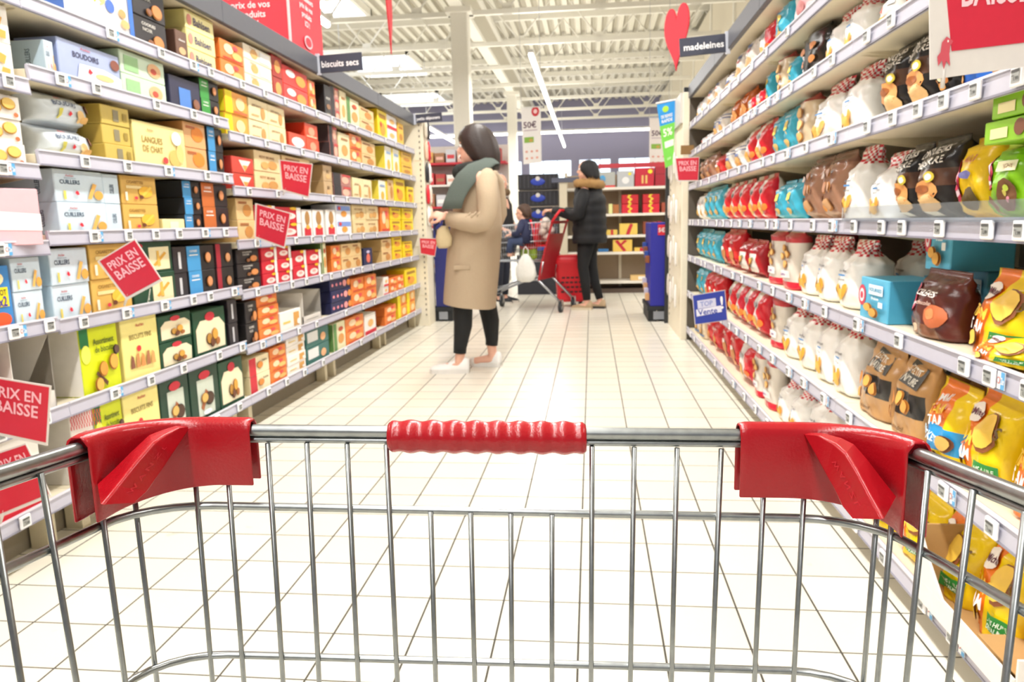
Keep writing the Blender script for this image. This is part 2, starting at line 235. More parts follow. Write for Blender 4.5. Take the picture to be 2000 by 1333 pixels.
'fins':('box',(.24,.26,.1),'F4E690','DCCB74','pale yellow fine biscuit box','pale yellow box',[('t','BISCUITS FINS',.5,.7,.08,'9A8448',.62),('t','Auchan',.5,.88,.05,'C04840'),('e',.42,.5,.06,.05,'D8303C')]+[('p',[(.15+.14*i,.2),(.27+.14*i,.2),(.25+.14*i,.38+.05*(i%2)),(.19+.14*i,.42)],c) for i,c in enumerate(('8A5440','C88850','E09050','A86C48','D8A060'))]),
'whitebiscuit':('box',(.2,.09,.16),'F6F2EA','E2DCD0','white box printed with a biscuit','white biscuit box',[('r',.62,.15,.9,.85,'D8A050'),('r',.1,.4,.45,.5,'E8C860'),('e',.85,.35,.08,.15,'F8F4EC')]),
'tealwhite':('box',(.22,.1,.18),'2F6C66','225450','teal and white biscuit pack','teal pack',[('r',.05,.3,.5,.9,'E4E6E4'),('e',.72,.4,.12,.25,'E8B080')]),
'gingham':('box',(.3,.22,.1),'F4F0EA','E4E0D8','white box with red gingham band','gingham box',[('r',.0+.08*i+(.04 if j%2 else 0),.78+.055*j,.04+.08*i+(.04 if j%2 else 0),.835+.055*j,'CE2A3C') for i in range(12) for j in range(4)]+[('r',.05,.6,.26,.76,'CC3040'),('t','Bonne Maman',.6,.6,.1,'6A6460',.55),('e',.3,.25,.14,.14,'D88040'),('e',.55,.2,.14,.12,'E8B060')]),
'tallwhite':('box',(.34,.3,.12),'FBFAF6','5E84D8','white and blue cereal box','white cereal box',[('t','V',.42,.62,.2,'F0C828'),('t','9',.52,.6,.2,'F2E488'),('e',.64,.55,.07,.13,'4C74CC'),('e',.2,.85,.06,.07,'6A50A8'),('r',.93,0,1,1,'3E78D8'),('e',.82,.5,.06,.09,'D8A468'),('e',.85,.3,.07,.09,'E4B878')]),
}
def face(mb,w,h,d,which,dec):
    if which=='F': P=lambda u,v,o:(-w/2+u*w,-o,v*h); a,b=w,h
    elif which=='L': P=lambda u,v,o:(-w/2-o,d-u*d,v*h); a,b=d,h
    else: P=lambda u,v,o:(w/2+o,u*d,v*h); a,b=d,h
    decals(mb,P,dec,a,b)
def box_mesh(name):
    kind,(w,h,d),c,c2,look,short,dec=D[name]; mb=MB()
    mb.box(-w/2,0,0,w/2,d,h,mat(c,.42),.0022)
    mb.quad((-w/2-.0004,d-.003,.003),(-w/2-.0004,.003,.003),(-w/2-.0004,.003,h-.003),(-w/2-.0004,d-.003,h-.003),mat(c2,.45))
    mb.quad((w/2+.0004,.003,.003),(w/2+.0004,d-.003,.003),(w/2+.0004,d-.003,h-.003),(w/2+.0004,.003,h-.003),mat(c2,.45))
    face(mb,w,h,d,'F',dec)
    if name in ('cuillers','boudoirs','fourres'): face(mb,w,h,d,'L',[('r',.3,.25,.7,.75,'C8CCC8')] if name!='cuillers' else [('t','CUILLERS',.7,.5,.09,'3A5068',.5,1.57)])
    return mb.mesh('printed_pack')
# ---- bags: rings of a superellipse, printed on the front
PROF={'pillow':[(0,.95,.04),(.04,.96,.05),(.14,.93,.7),(.3,.9,.95),(.5,.88,1),(.7,.9,.93),(.86,.93,.6),(.95,.96,.06),(1,.97,.04)],
'block':[(0,.86,.8),(.03,.95,.97),(.3,.98,1),(.6,.97,.85),(.8,.97,.5),(.93,.98,.08),(1,.99,.05)],
'tied':[(0,.7,.7),(.05,.94,.92),(.25,1,1),(.5,.93,.95),(.66,.84,.86),(.77,.55,.56),(.82,.40,.40),(.86,.42,.36),(.93,.60,.32),(1,.72,.16)],
'column':[(0,.8,.8),(.03,.9,.9),(.5,.92,.92),(.9,.9,.85),(.95,.8,.4),(1,.85,.06)]}
CK=lambda u,v,r,c='E0B060':('c',u,v,r,c)
B={ # kind,(w,h,d),body,look,short,zones(u0,v0,u1,v1,colour),prints
'madeleines':('tied',(.24,.26,.15),'FDFCFA','white tied cake bag with red gingham neck','white gingham bag',[('g',.76,1.01)],[('e',.28,.24,.10,.12,'F0B23C'),('e',.16,.2,.05,.09,'8A5A2C'),('e',.5,.2,.12,.09,'F2BE50'),('e',.62,.27,.08,.1,'E8A030'),('t','Bonne Maman',.5,.56,.04,'5A5A60',.5),('r',.4,.48,.62,.505,'4C8CC8'),('t','Madeleines',.5,.43,.03,'707070',.4)]),
'whitebag':('pillow',(.22,.26,.12),'FBFAF7','plain white cake bag','white bag',[('z',0,.9,1,1,'D8D4D0')],[('e',.4,.3,.2,.12,'F0C050'),('r',.55,.6,.8,.75,'B8B8B8'),('e',.3,.6,.1,.06,'D85040')]),
'silverbag':('pillow',(.22,.26,.12),'DCD8D2','silvery white cake bag','silver bag',[('z',0,0,1,.12,'B8A898')],[('e',.5,.35,.25,.14,'D8B078'),('r',.3,.6,.7,.66,'C04848'),('e',.6,.75,.12,.05,'6078A8')]),
'bluewhitebag':('pillow',(.22,.24,.12),'ECE9E4','white cake bag with blue stripes','blue striped bag',[('z',0,.62,1,.68,'3C5CA0'),('z',0,.72,1,.76,'3C5CA0')],[('e',.5,.3,.28,.16,'E4B068'),('r',.2,.48,.7,.56,'3C5CA0'),('e',.7,.2,.1,.06,'F0A030')]),
'redwhitebag':('pillow',(.22,.26,.12),'F2EEEA','red and white cake bag','red white bag',[('z',.62,0,1,1,'D41C30'),('z',0,0,1,.1,'D41C30')],[('e',.32,.3,.22,.13,'E8A848'),('e',.4,.22,.14,.08,'F0C878'),('r',.15,.6,.55,.7,'A8A8A8'),('e',.8,.3,.12,.08,'F08030')]),
'redbag':('pillow',(.22,.24,.13),'CC1C28','bright red cake bag','red bag',[('z',0,.3,1,.45,'E03434')],[('e',.5,.35,.25,.16,'C88448'),('e',.45,.5,.12,.05,'F4E8E0'),('t','brioche',.5,.7,.09,'F8EAE0',.6),('e',.65,.2,.12,.08,'F0B080')]),
'redcookiebag':('pillow',(.24,.24,.13),'B41C28','red bag with white cookie panel','red cookie bag',[('z',.15,.12,.85,.62,'F0ECE6')],[CK(.4,.35,.1,'D8A048'),CK(.6,.42,.1,'E0B050'),CK(.5,.25,.09,'C88C3C'),('e',.7,.52,.08,.03,'4C8C40')]),
'cyanbag':('pillow',(.22,.26,.12),'3FB0CE','bright cyan cake bag','cyan bag',[('z',0,.08,.7,.2,'58C4DC')],[('e',.5,.6,.14,.1,'E8C84C'),('p',[(.35,.2),(.45,.16),(.62,.45),(.55,.5)],'F0D48C'),('e',.55,.25,.2,.08,'E8C070'),('t','brioches',.5,.78,.06,'E8F4F8',.6)]),
'pinkbag2':('pillow',(.2,.24,.1),'F0DCDC','white and pink cake bag','pink bag',[('z',.5,0,1,1,'E8A0A8')],[('e',.5,.4,.2,.12,'C88080')]),
'pinkbag':('pillow',(.2,.24,.1),'F0E4E2','white and pink cake bag','pink bag',[('z',.5,0,1,1,'E0A8AC')],[('e',.5,.4,.2,.12,'C88080')]),
'orangebag':('pillow',(.22,.24,.12),'C4601C','orange brown brioche bag','orange bag',[('z',0,0,.2,1,'F0C010')],[('e',.55,.4,.28,.2,'E09A58'),('e',.5,.5,.12,.08,'F4D8A8'),('r',.3,.8,.8,.9,'E87020')]),
'brownclear':('pillow',(.24,.25,.12),'A67C64','transparent bag of brown chocolate cakes','brown clear bag',[('z',0,.85,1,1,'8A6454')],[CK(.3,.3,.09,'C09070'),CK(.55,.25,.1,'D8A878'),CK(.45,.5,.09,'B88464'),CK(.7,.5,.08,'CCA080'),CK(.6,.7,.07,'C8A08C'),('e',.3,.68,.1,.05,'E4D4CC'),('e',.4,.2,.08,.05,'E89830')]),
'cookiepack':('column',(.14,.26,.1),'D8C4A4','clear tall pack of golden cakes','clear cake pack',[('z',0,.88,1,1,'A04038')],[CK(.5,.25,.1,'DEB064'),CK(.5,.47,.1,'E6BC70'),CK(.5,.69,.1,'DEB064'),('r',.1,.08,.9,.14,'5A7CA8')]),
'columnpack':('column',(.12,.26,.1),'E4DDD2','slim clear pack of golden cakes with red base','slim cake pack',[('z',0,0,1,.14,'D42038'),('z',0,.8,1,.98,'C44048')],[CK(.5,.42,.07,'DEB064'),CK(.3,.55,.07,'E6BC70'),CK(.65,.6,.07,'DEB064'),CK(.5,.7,.07,'D8A454'),('r',.2,.2,.8,.32,'F4F0EC'),('t','quatre',.5,.26,.05,'7A3C8C',.5)]),
'dotpack':('column',(.2,.26,.1),'241E18','black pack with orange cakes','black orange pack',[('z',0,.9,1,1,'15120F')],[('e',u,v,.11,.07,'D8863C') for u in (.28,.72) for v in (.15,.4,.65)]+[('e',.5,.5,.06,.3,'1A1613')]),
'blackbread':('pillow',(.2,.28,.12),'26211F','black bag printed with golden loaves','black loaf bag',[('z',0,.45,1,.62,'5A3C2C')],BREAD+[("t","LONGUEURS",.5,.84,.085,'E6DED2',.75,.12),("t","DE BEURRE",.5,.71,.085,'E6DED2',.75,.12),('e',.68,.54,.12,.065,'D8C440'),('e',.68,.54,.07,.04,'F0F0E8'),('r',.5,.08,.8,.13,'F0F0E8')]),
'blackfin':('pillow',(.18,.28,.11),'141516','black bag printed with almonds','black almond bag',[],[('t','MINI',.5,.56,.06,WH,.5),('t','FINANCIERS',.5,.47,.06,WH,.8),('p',[(.4,.62),(.6,.62),(.5,.7)],'F4F4F4'),('e',.3,.24,.1,.045,'D88C44'),('e',.5,.2,.1,.045,'E09C50'),('e',.7,.26,.1,.045,'C87C3C'),('e',.5,.3,.1,.05,'E8D8B0'),('t','amandes',.5,.4,.035,'60A868',.5)]),
'bluebag':('pillow',(.24,.14,.12),'2C6CD0','blue cake bag lying flat','blue bag',[('z',0,0,1,.3,'1F4FC0')],[('r',.3,.5,.8,.8,'7CA8E8'),('e',.25,.4,.12,.16,'E8A860')]),
'darkbluebag':('pillow',(.24,.2,.12),'1E2458','dark navy cake bag','dark navy bag',[],[('r',.2,.5,.6,.8,'6078C8'),('e',.7,.4,.1,.12,'E0A860')]),
'yellowbag':('pillow',(.24,.26,.12),'F2C71A','yellow muesli bag with pink roundel','yellow bag',[('z',0,.82,1,1,'E8C020')],[('e',.2,.5,.2,.26,'C8284C'),('e',.2,.5,.15,.2,'F2D0D8'),('e',.2,.5,.09,.12,'C8284C'),('e',.7,.28,.16,.14,'5A4820'),('t','MUESLI',.62,.74,.08,'C06848',.6),('e',.62,.56,.14,.05,'6C6AA0')]),
'greenbag':('pillow',(.24,.27,.12),'86C21C','lime green cereal bag','lime green bag',[('z',0,.86,1,1,'A8C838')],[('e',.16,.62,.18,.22,'C43850'),('e',.16,.62,.13,.16,'F0DCE0'),('e',.16,.62,.08,.1,'C43850'),('r',.45,.62,.85,.74,'F0E8C0'),('t','CRUNCHY',.65,.68,.05,'8C5C30',.34),('e',.72,.34,.17,.2,'7A5030'),('e',.68,.36,.04,.04,'F0E070'),('e',.76,.28,.04,.04,'E890A0'),('e',.73,.42,.04,.04,'C8D850'),('e',.45,.2,.09,.14,'9A6238')]),
'chocbag':('block',(.22,.22,.12),'5E2A24','chocolate brown cereal bag','chocolate brown bag',[('z',.2,0,.8,.2,'8A5C44')],[('e',.12,.55,.14,.24,'D04058'),('e',.12,.55,.09,.16,'F4E8E8'),('e',.12,.55,.05,.09,'D04058'),('t','CEREALES',.5,.66,.08,'F0E8E0',.5),('t','chocolat',.52,.52,.06,'D8B8A8',.4),('e',.75,.35,.2,.17,'C4683C'),('e',.7,.38,.1,.08,'DD8850'),('e',.4,.14,.1,.06,'D8C0A0')]),
'tamtam':('block',(.25,.24,.13),'F4D014','yellow and orange cookie bag','yellow cookie bag',[('z',.06,.0,.42,1,'F07C22')],[('c',.62,.62,.2,'F2C64C','8A4E28'),('c',.2,.2,.10,'F2C64C','6A3C20'),('e',.24,.76,.15,.1,'F8EEE4'),('t','StMichel',.24,.76,.07,'6A3040',.3),('t','TAM',.25,.52,.13,'F8C840',.34,-.08),('t','TAM',.25,.36,.13,WH,.34,-.08),('r',.56,.18,.92,.34,'2F8C3C'),('t','SANS HUILE',.74,.28,.045,'E8F4E0',.3),('t','DE PALME',.74,.22,.045,'E8F4E0',.3),('t','S',.85,.66,.12,'6A5020')]),
'tamblue':('block',(.22,.24,.12),'F4D014','yellow and blue cookie bag','yellow blue bag',[('z',0,.18,1,.46,'2C9CDC'),('z',.1,.46,.7,1,'F07C22')],[('t','MINI',.4,.8,.09,WH,.4,.2),('t','TAM',.4,.66,.12,'F8C840',.45,.2),('t','TAM',.45,.53,.12,WH,.45,.2),('t','POCKETS',.4,.33,.1,'D8F0FC',.6,-.1),('c',.8,.3,.11,'E8B860','6A3C20'),('c',.3,.1,.09,'D8A040','4A2A18'),('c',.6,.08,.09,'D8A040','4A2A18')]),
'kraftbag':('block',(.22,.24,.12),'C99A64','brown kraft bag of small cakes','kraft bag',[('z',.25,.3,.95,.58,'3A3836')],[('p',[(.3,.66),(.85,.62),(.85,.86),(.3,.92)],'4A4A46'),('t','LE PETIT',.57,.82,.08,'F0ECE0',.4,-.08),('t','NATURE',.57,.71,.08,'F0ECE0',.4,-.08),('c',.5,.48,.09,'F0AC50'),('c',.74,.42,.09,'E8A048'),('c',.36,.3,.08,'E8A44C'),('e',.15,.45,.08,.1,'D88838'),('t','sans additif',.5,.14,.05,'6A4A28',.5)]),
'bagboudoir':('pillow',(.26,.13,.16),'D9E2E8','pale silver blue bag of sponge fingers','pale silver bag',[('z',.9,0,1,1,'C6D2DC')],[('t','BOUDOIRS',.42,.66,.14,'50607C',.42),('t','Auchan',.4,.84,.06,'D86060'),('p',[(.42,.34),(.46,.30),(.50,.38),(.45,.46)],'D8283A'),('r',.26,.2,.31,.5,'D8D060'),('e',.68,.34,.07,.2,'EFC98C'),('e',.8,.26,.12,.1,'E8B870'),('e',.9,.62,.07,.14,'8A5848')]),
'orangeround':('pillow',(.24,.26,.14),'E8682C','orange brioche bag with cream roundel','orange round bag',[('z',0,.5,1,1,'F0D0A0')],[('e',.4,.7,.24,.16,'F4E0B8'),('t','StMichel',.45,.45,.09,'F8F0E8',.6),('e',.5,.2,.2,.1,'F0B070')]),
}
D['greenbar']=('box',(.2,.05,.1),'8CC424','A8CC50','lime green snack bar pack','green bar pack',[('r',.12,.2,.42,.65,'EDE2A8'),('e',.62,.55,.09,.36,'7A4A30'),('r',.8,.4,.97,.95,'E8ECE0')])
D['fourres']=('box',(.16,.2,.12),'5DB8DC','4AA6CC','sky blue filled biscuit box','sky blue box',[('e',.08,.55,.14,.26,'D04058'),('e',.08,.55,.09,.17,'F4E8EC'),('e',.08,.55,.05,.09,'D04058'),('r',.35,.62,.85,.86,'E8F6FA'),('t','FOURRES',.6,.74,.09,'48A0C8',.44),('t','fraise',.6,.54,.07,WH,.4),('c',.42,.3,.11,'E8B050'),('c',.64,.2,.12,'E0A848'),('r',.75,.35,.9,.48,'F0F4F4')])
def ring_pt(rx,ry,a,p=2.6):
    c,s=math.cos(a),math.sin(a); return rx*math.copysign(abs(c)**(2/p),c), ry*math.copysign(abs(s)**(2/p),s)
def bag_mesh(name,seed=0):
    kind,(w,h,d),c,look,short,zones,dec=B[name]; pf=PROF[kind]; mb=MB(); rnd=random.Random(hash_s(name)+seed)
    ph=[rnd.uniform(0,6) for _ in range(6)]
    def prof(v):
        v=min(max(v,0),1)
        for i in range(len(pf)-1):
            if v<=pf[i+1][0]:
                t=(v-pf[i][0])/(pf[i+1][0]-pf[i][0]); t=t*t*(3-2*t)
                return pf[i][1]+(pf[i+1][1]-pf[i][1])*t, pf[i][2]+(pf[i+1][2]-pf[i][2])*t
        return pf[-1][1:]
    amp=.0026 if kind!='column' else .002
    def wr(x,z): return amp*(math.sin(x*70+ph[0]+z*25)+math.sin(z*55+ph[1]-x*40)+.7*math.sin(x*130+z*90+ph[2]))
    def wob(v): return .012*math.sin(v*3+ph[3])
    def surf(a,v):
        rx,ry=prof(v); x,y=ring_pt(rx*w/2,ry*d/2,a)
        k=1
        if kind=='tied' and v>.6: pl=1+.10*math.sin(a*9+ph[4])*min(1,(v-.6)*5); x*=pl; y*=pl
        return Vector((x+wob(v)*w*2,y+d/2+wr(x,v*h)*min(1,ry*2)*math.copysign(1,y),v*h))
    NA,NV=48,30
    def colat(u,v,front):
        col=c
        for z in zones:
            if z[0]=='g':
                if z[1]<=v<=z[2]: return 'GG'
            elif z[2]<=v<=z[4] and (z[1]<=u<=z[3] or z[1]<=0 and z[3]>=1): col=z[5] if (front or (z[1]<=0 and z[3]>=1)) else col
        return col
    rings=[[surf(2*math.pi*i/NA,j/NV) for i in range(NA)] for j in range(NV+1)]
    vs=[p for r in rings for p in r]
    groups={}
    for j in range(NV):
        for i in range(NA):
            a=2*math.pi*(i+.5)/NA; v=(j+.5)/NV; u=.5+.5*math.copysign(abs(math.cos(a))**(2/2.6),math.cos(a)); fr=math.sin(a)<0
            col=colat(u,v,fr)
            if col=='GG': col='D42C3C' if (i//2+j)%2 else 'F6F2F0'
            k=(i+1)%NA; groups.setdefault(col,[]).append((j*NA+i,j*NA+k,(j+1)*NA+k,(j+1)*NA+i))
    o=len(mb.v); mb.v+=[tuple(p) for p in vs]
    neck=MB() if kind=='tied' else None; zn=zones[0][1] if kind=='tied' else 9
    for col,fs in groups.items():
        if neck is not None:
            nf=[f for f in fs if (f[0]//NA+.5)/NV>zn]; fs=[f for f in fs if (f[0]//NA+.5)/NV<=zn]
            if nf: neck.add(vs,nf,mat(col,.3,name='film_'+col,bump=.45,scale=22),True)
        k=mb.mid(mat(col,.24,var=.03,name='film_'+col,bump=.45,scale=22))
        for f in fs: mb.f.append(tuple(q+o for q in f)); mb.mi.append(k); mb.sm.append(True)
    for rr,rev in ((0,1),(NV,0)):
        f=[rr*NA+i+o for i in range(NA)]; mb.f.append(tuple(f[::-1] if rev else f)); mb.mi.append(mb.mid(mat(c,.28,var=.03))); mb.sm.append(False)
    def P(u,v,off):
        s_=max(-.97,min(.97,2*u-1)); rx,ry=prof(v); x=s_*rx*w/2; y=-ry*d/2*(max(0,1-abs(s_)**2.6))**(1/2.6)
        if kind=='tied' and v>.6:
            a=math.atan2(-1,s_*1.0); pl=1+.10*math.sin(a*9+ph[4])*min(1,(v-.6)*5); x*=pl; y*=pl
        return (x+wob(v)*w*2,y+d/2-wr(x,v*h)*min(1,ry*2)-off*1.5-.0018,v*h)
    decals(mb,P,dec,w,h,.0006)
    me=mb.mesh('printed_pack')
    if neck is not None: NECK[me.name]=neck.mesh('gathered_neck')
    return me
NECK={}
def hash_s(s): return sum(ord(ch)*(i+3) for i,ch in enumerate(s))
PM={}
def product_mesh(name,var=0):
    k=(name,var)
    if k not in PM: PM[k]=bag_mesh(name,var*17) if name in B else box_mesh(name)
    return PM[k]
def open_carton():
    c=mat('D9D4CC',.7); c2=mat('B9AD9C',.75); mb=MB(); w,h,d,t=.3,.24,.3,.006
    mb.box(-w/2,0,0,w/2,d,t,c); mb.box(-w/2,0,0,-w/2+t,d,h,c); mb.box(w/2-t,0,0,w/2,d,h,c); mb.box(-w/2,d-t,0,w/2,d,h,c2); mb.box(-w/2,0,0,w/2,t,h*.25,c)
    mb.prism([(0,h*.25),(.08,h*.25),(0,h)],lambda u,v,q:(w/2-t+q,u,v),c,t)
    mb.add([(-.1,-.0008,.03),(.1,-.0008,.03),(.1,-.0008,.034),(-.1,-.0008,.034)],[(0,1,2,3)],mat('6A6660'))
    return mb.mesh('open_carton')
PM[('opencarton',0)]=None
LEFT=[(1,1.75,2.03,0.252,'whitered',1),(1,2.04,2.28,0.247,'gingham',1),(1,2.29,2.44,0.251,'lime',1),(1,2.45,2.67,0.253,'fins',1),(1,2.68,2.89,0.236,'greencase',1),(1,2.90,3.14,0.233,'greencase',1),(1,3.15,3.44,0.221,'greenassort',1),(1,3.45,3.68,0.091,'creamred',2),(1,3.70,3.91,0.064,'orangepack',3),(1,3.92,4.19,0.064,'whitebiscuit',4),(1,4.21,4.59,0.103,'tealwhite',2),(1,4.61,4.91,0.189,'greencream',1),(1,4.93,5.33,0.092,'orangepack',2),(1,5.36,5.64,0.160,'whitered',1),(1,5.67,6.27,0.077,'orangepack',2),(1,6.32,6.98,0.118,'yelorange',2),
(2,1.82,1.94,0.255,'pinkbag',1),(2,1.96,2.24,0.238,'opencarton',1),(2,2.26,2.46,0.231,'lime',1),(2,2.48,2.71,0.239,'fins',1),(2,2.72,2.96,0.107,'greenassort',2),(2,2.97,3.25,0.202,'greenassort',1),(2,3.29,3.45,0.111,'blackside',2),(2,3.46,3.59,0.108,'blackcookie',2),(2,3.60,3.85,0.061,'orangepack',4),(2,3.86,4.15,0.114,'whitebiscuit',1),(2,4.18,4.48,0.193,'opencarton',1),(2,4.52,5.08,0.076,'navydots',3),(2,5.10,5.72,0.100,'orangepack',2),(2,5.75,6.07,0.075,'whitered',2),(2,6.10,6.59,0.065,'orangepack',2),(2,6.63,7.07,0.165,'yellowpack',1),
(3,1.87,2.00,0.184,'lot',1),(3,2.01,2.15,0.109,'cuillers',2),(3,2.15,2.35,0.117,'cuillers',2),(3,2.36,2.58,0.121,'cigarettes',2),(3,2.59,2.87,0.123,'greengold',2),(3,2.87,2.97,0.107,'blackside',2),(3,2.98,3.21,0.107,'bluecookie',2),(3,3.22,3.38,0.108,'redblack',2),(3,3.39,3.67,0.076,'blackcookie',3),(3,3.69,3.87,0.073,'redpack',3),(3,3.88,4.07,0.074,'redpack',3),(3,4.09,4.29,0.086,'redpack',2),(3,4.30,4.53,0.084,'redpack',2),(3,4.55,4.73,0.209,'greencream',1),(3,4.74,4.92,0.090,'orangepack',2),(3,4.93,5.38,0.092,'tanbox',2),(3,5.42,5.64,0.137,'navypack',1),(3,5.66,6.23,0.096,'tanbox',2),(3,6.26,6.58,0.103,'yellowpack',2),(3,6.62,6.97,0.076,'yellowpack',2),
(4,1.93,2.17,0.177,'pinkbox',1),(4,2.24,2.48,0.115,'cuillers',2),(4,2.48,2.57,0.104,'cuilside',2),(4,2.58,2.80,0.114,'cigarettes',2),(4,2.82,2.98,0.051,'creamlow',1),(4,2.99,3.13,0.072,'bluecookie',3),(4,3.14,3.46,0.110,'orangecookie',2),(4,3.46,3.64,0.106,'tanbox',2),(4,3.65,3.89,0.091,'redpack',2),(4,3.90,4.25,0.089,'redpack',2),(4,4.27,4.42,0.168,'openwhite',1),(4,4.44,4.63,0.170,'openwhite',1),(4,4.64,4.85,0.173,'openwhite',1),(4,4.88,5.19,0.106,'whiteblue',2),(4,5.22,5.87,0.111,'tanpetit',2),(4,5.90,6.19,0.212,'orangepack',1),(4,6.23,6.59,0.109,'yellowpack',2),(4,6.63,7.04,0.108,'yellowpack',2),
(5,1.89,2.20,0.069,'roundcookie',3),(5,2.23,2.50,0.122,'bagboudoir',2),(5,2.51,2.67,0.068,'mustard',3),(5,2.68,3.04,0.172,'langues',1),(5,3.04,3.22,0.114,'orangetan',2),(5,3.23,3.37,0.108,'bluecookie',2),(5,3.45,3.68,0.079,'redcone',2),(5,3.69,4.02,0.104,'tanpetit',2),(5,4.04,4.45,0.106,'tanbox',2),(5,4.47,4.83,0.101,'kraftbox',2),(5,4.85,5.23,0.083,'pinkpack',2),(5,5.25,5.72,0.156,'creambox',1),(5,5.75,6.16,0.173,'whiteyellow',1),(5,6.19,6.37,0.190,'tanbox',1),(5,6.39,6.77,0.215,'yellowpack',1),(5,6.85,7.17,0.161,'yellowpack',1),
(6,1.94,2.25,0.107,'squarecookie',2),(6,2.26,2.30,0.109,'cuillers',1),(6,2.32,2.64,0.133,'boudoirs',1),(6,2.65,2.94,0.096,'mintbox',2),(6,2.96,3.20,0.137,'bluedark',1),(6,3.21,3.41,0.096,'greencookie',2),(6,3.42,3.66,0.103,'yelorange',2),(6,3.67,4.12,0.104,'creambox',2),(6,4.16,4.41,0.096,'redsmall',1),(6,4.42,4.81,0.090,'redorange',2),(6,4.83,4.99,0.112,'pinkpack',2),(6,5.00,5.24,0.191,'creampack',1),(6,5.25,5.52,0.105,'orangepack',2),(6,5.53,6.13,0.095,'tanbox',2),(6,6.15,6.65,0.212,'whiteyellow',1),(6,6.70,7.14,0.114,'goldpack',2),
(7,2.38,2.75,0.174,'tallwhite',1),(7,2.76,2.98,0.127,'blackcookie',2),(7,3.04,3.13,0.125,'brownpack',1),(7,3.14,3.41,0.082,'sak',3),(7,3.42,3.66,0.090,'orangepack',2),(7,3.67,3.99,0.071,'creampetit',3),(7,4.00,4.13,0.131,'redcookie',2),(7,4.13,4.50,0.102,'redwhite',2),(7,4.52,4.77,0.095,'orangepack',2),(7,4.78,4.90,0.209,'blackpack',1),(7,4.91,5.07,0.074,'pinkpack',3),(7,5.08,5.21,0.221,'creampack',1),(7,5.22,5.50,0.202,'greencream',1),(7,5.51,5.97,0.092,'tanbox',2),(7,5.98,6.26,0.248,'yellowpack',1),(7,6.27,6.59,0.120,'whitered',2),(7,6.61,6.81,0.202,'goldpack',1),
]
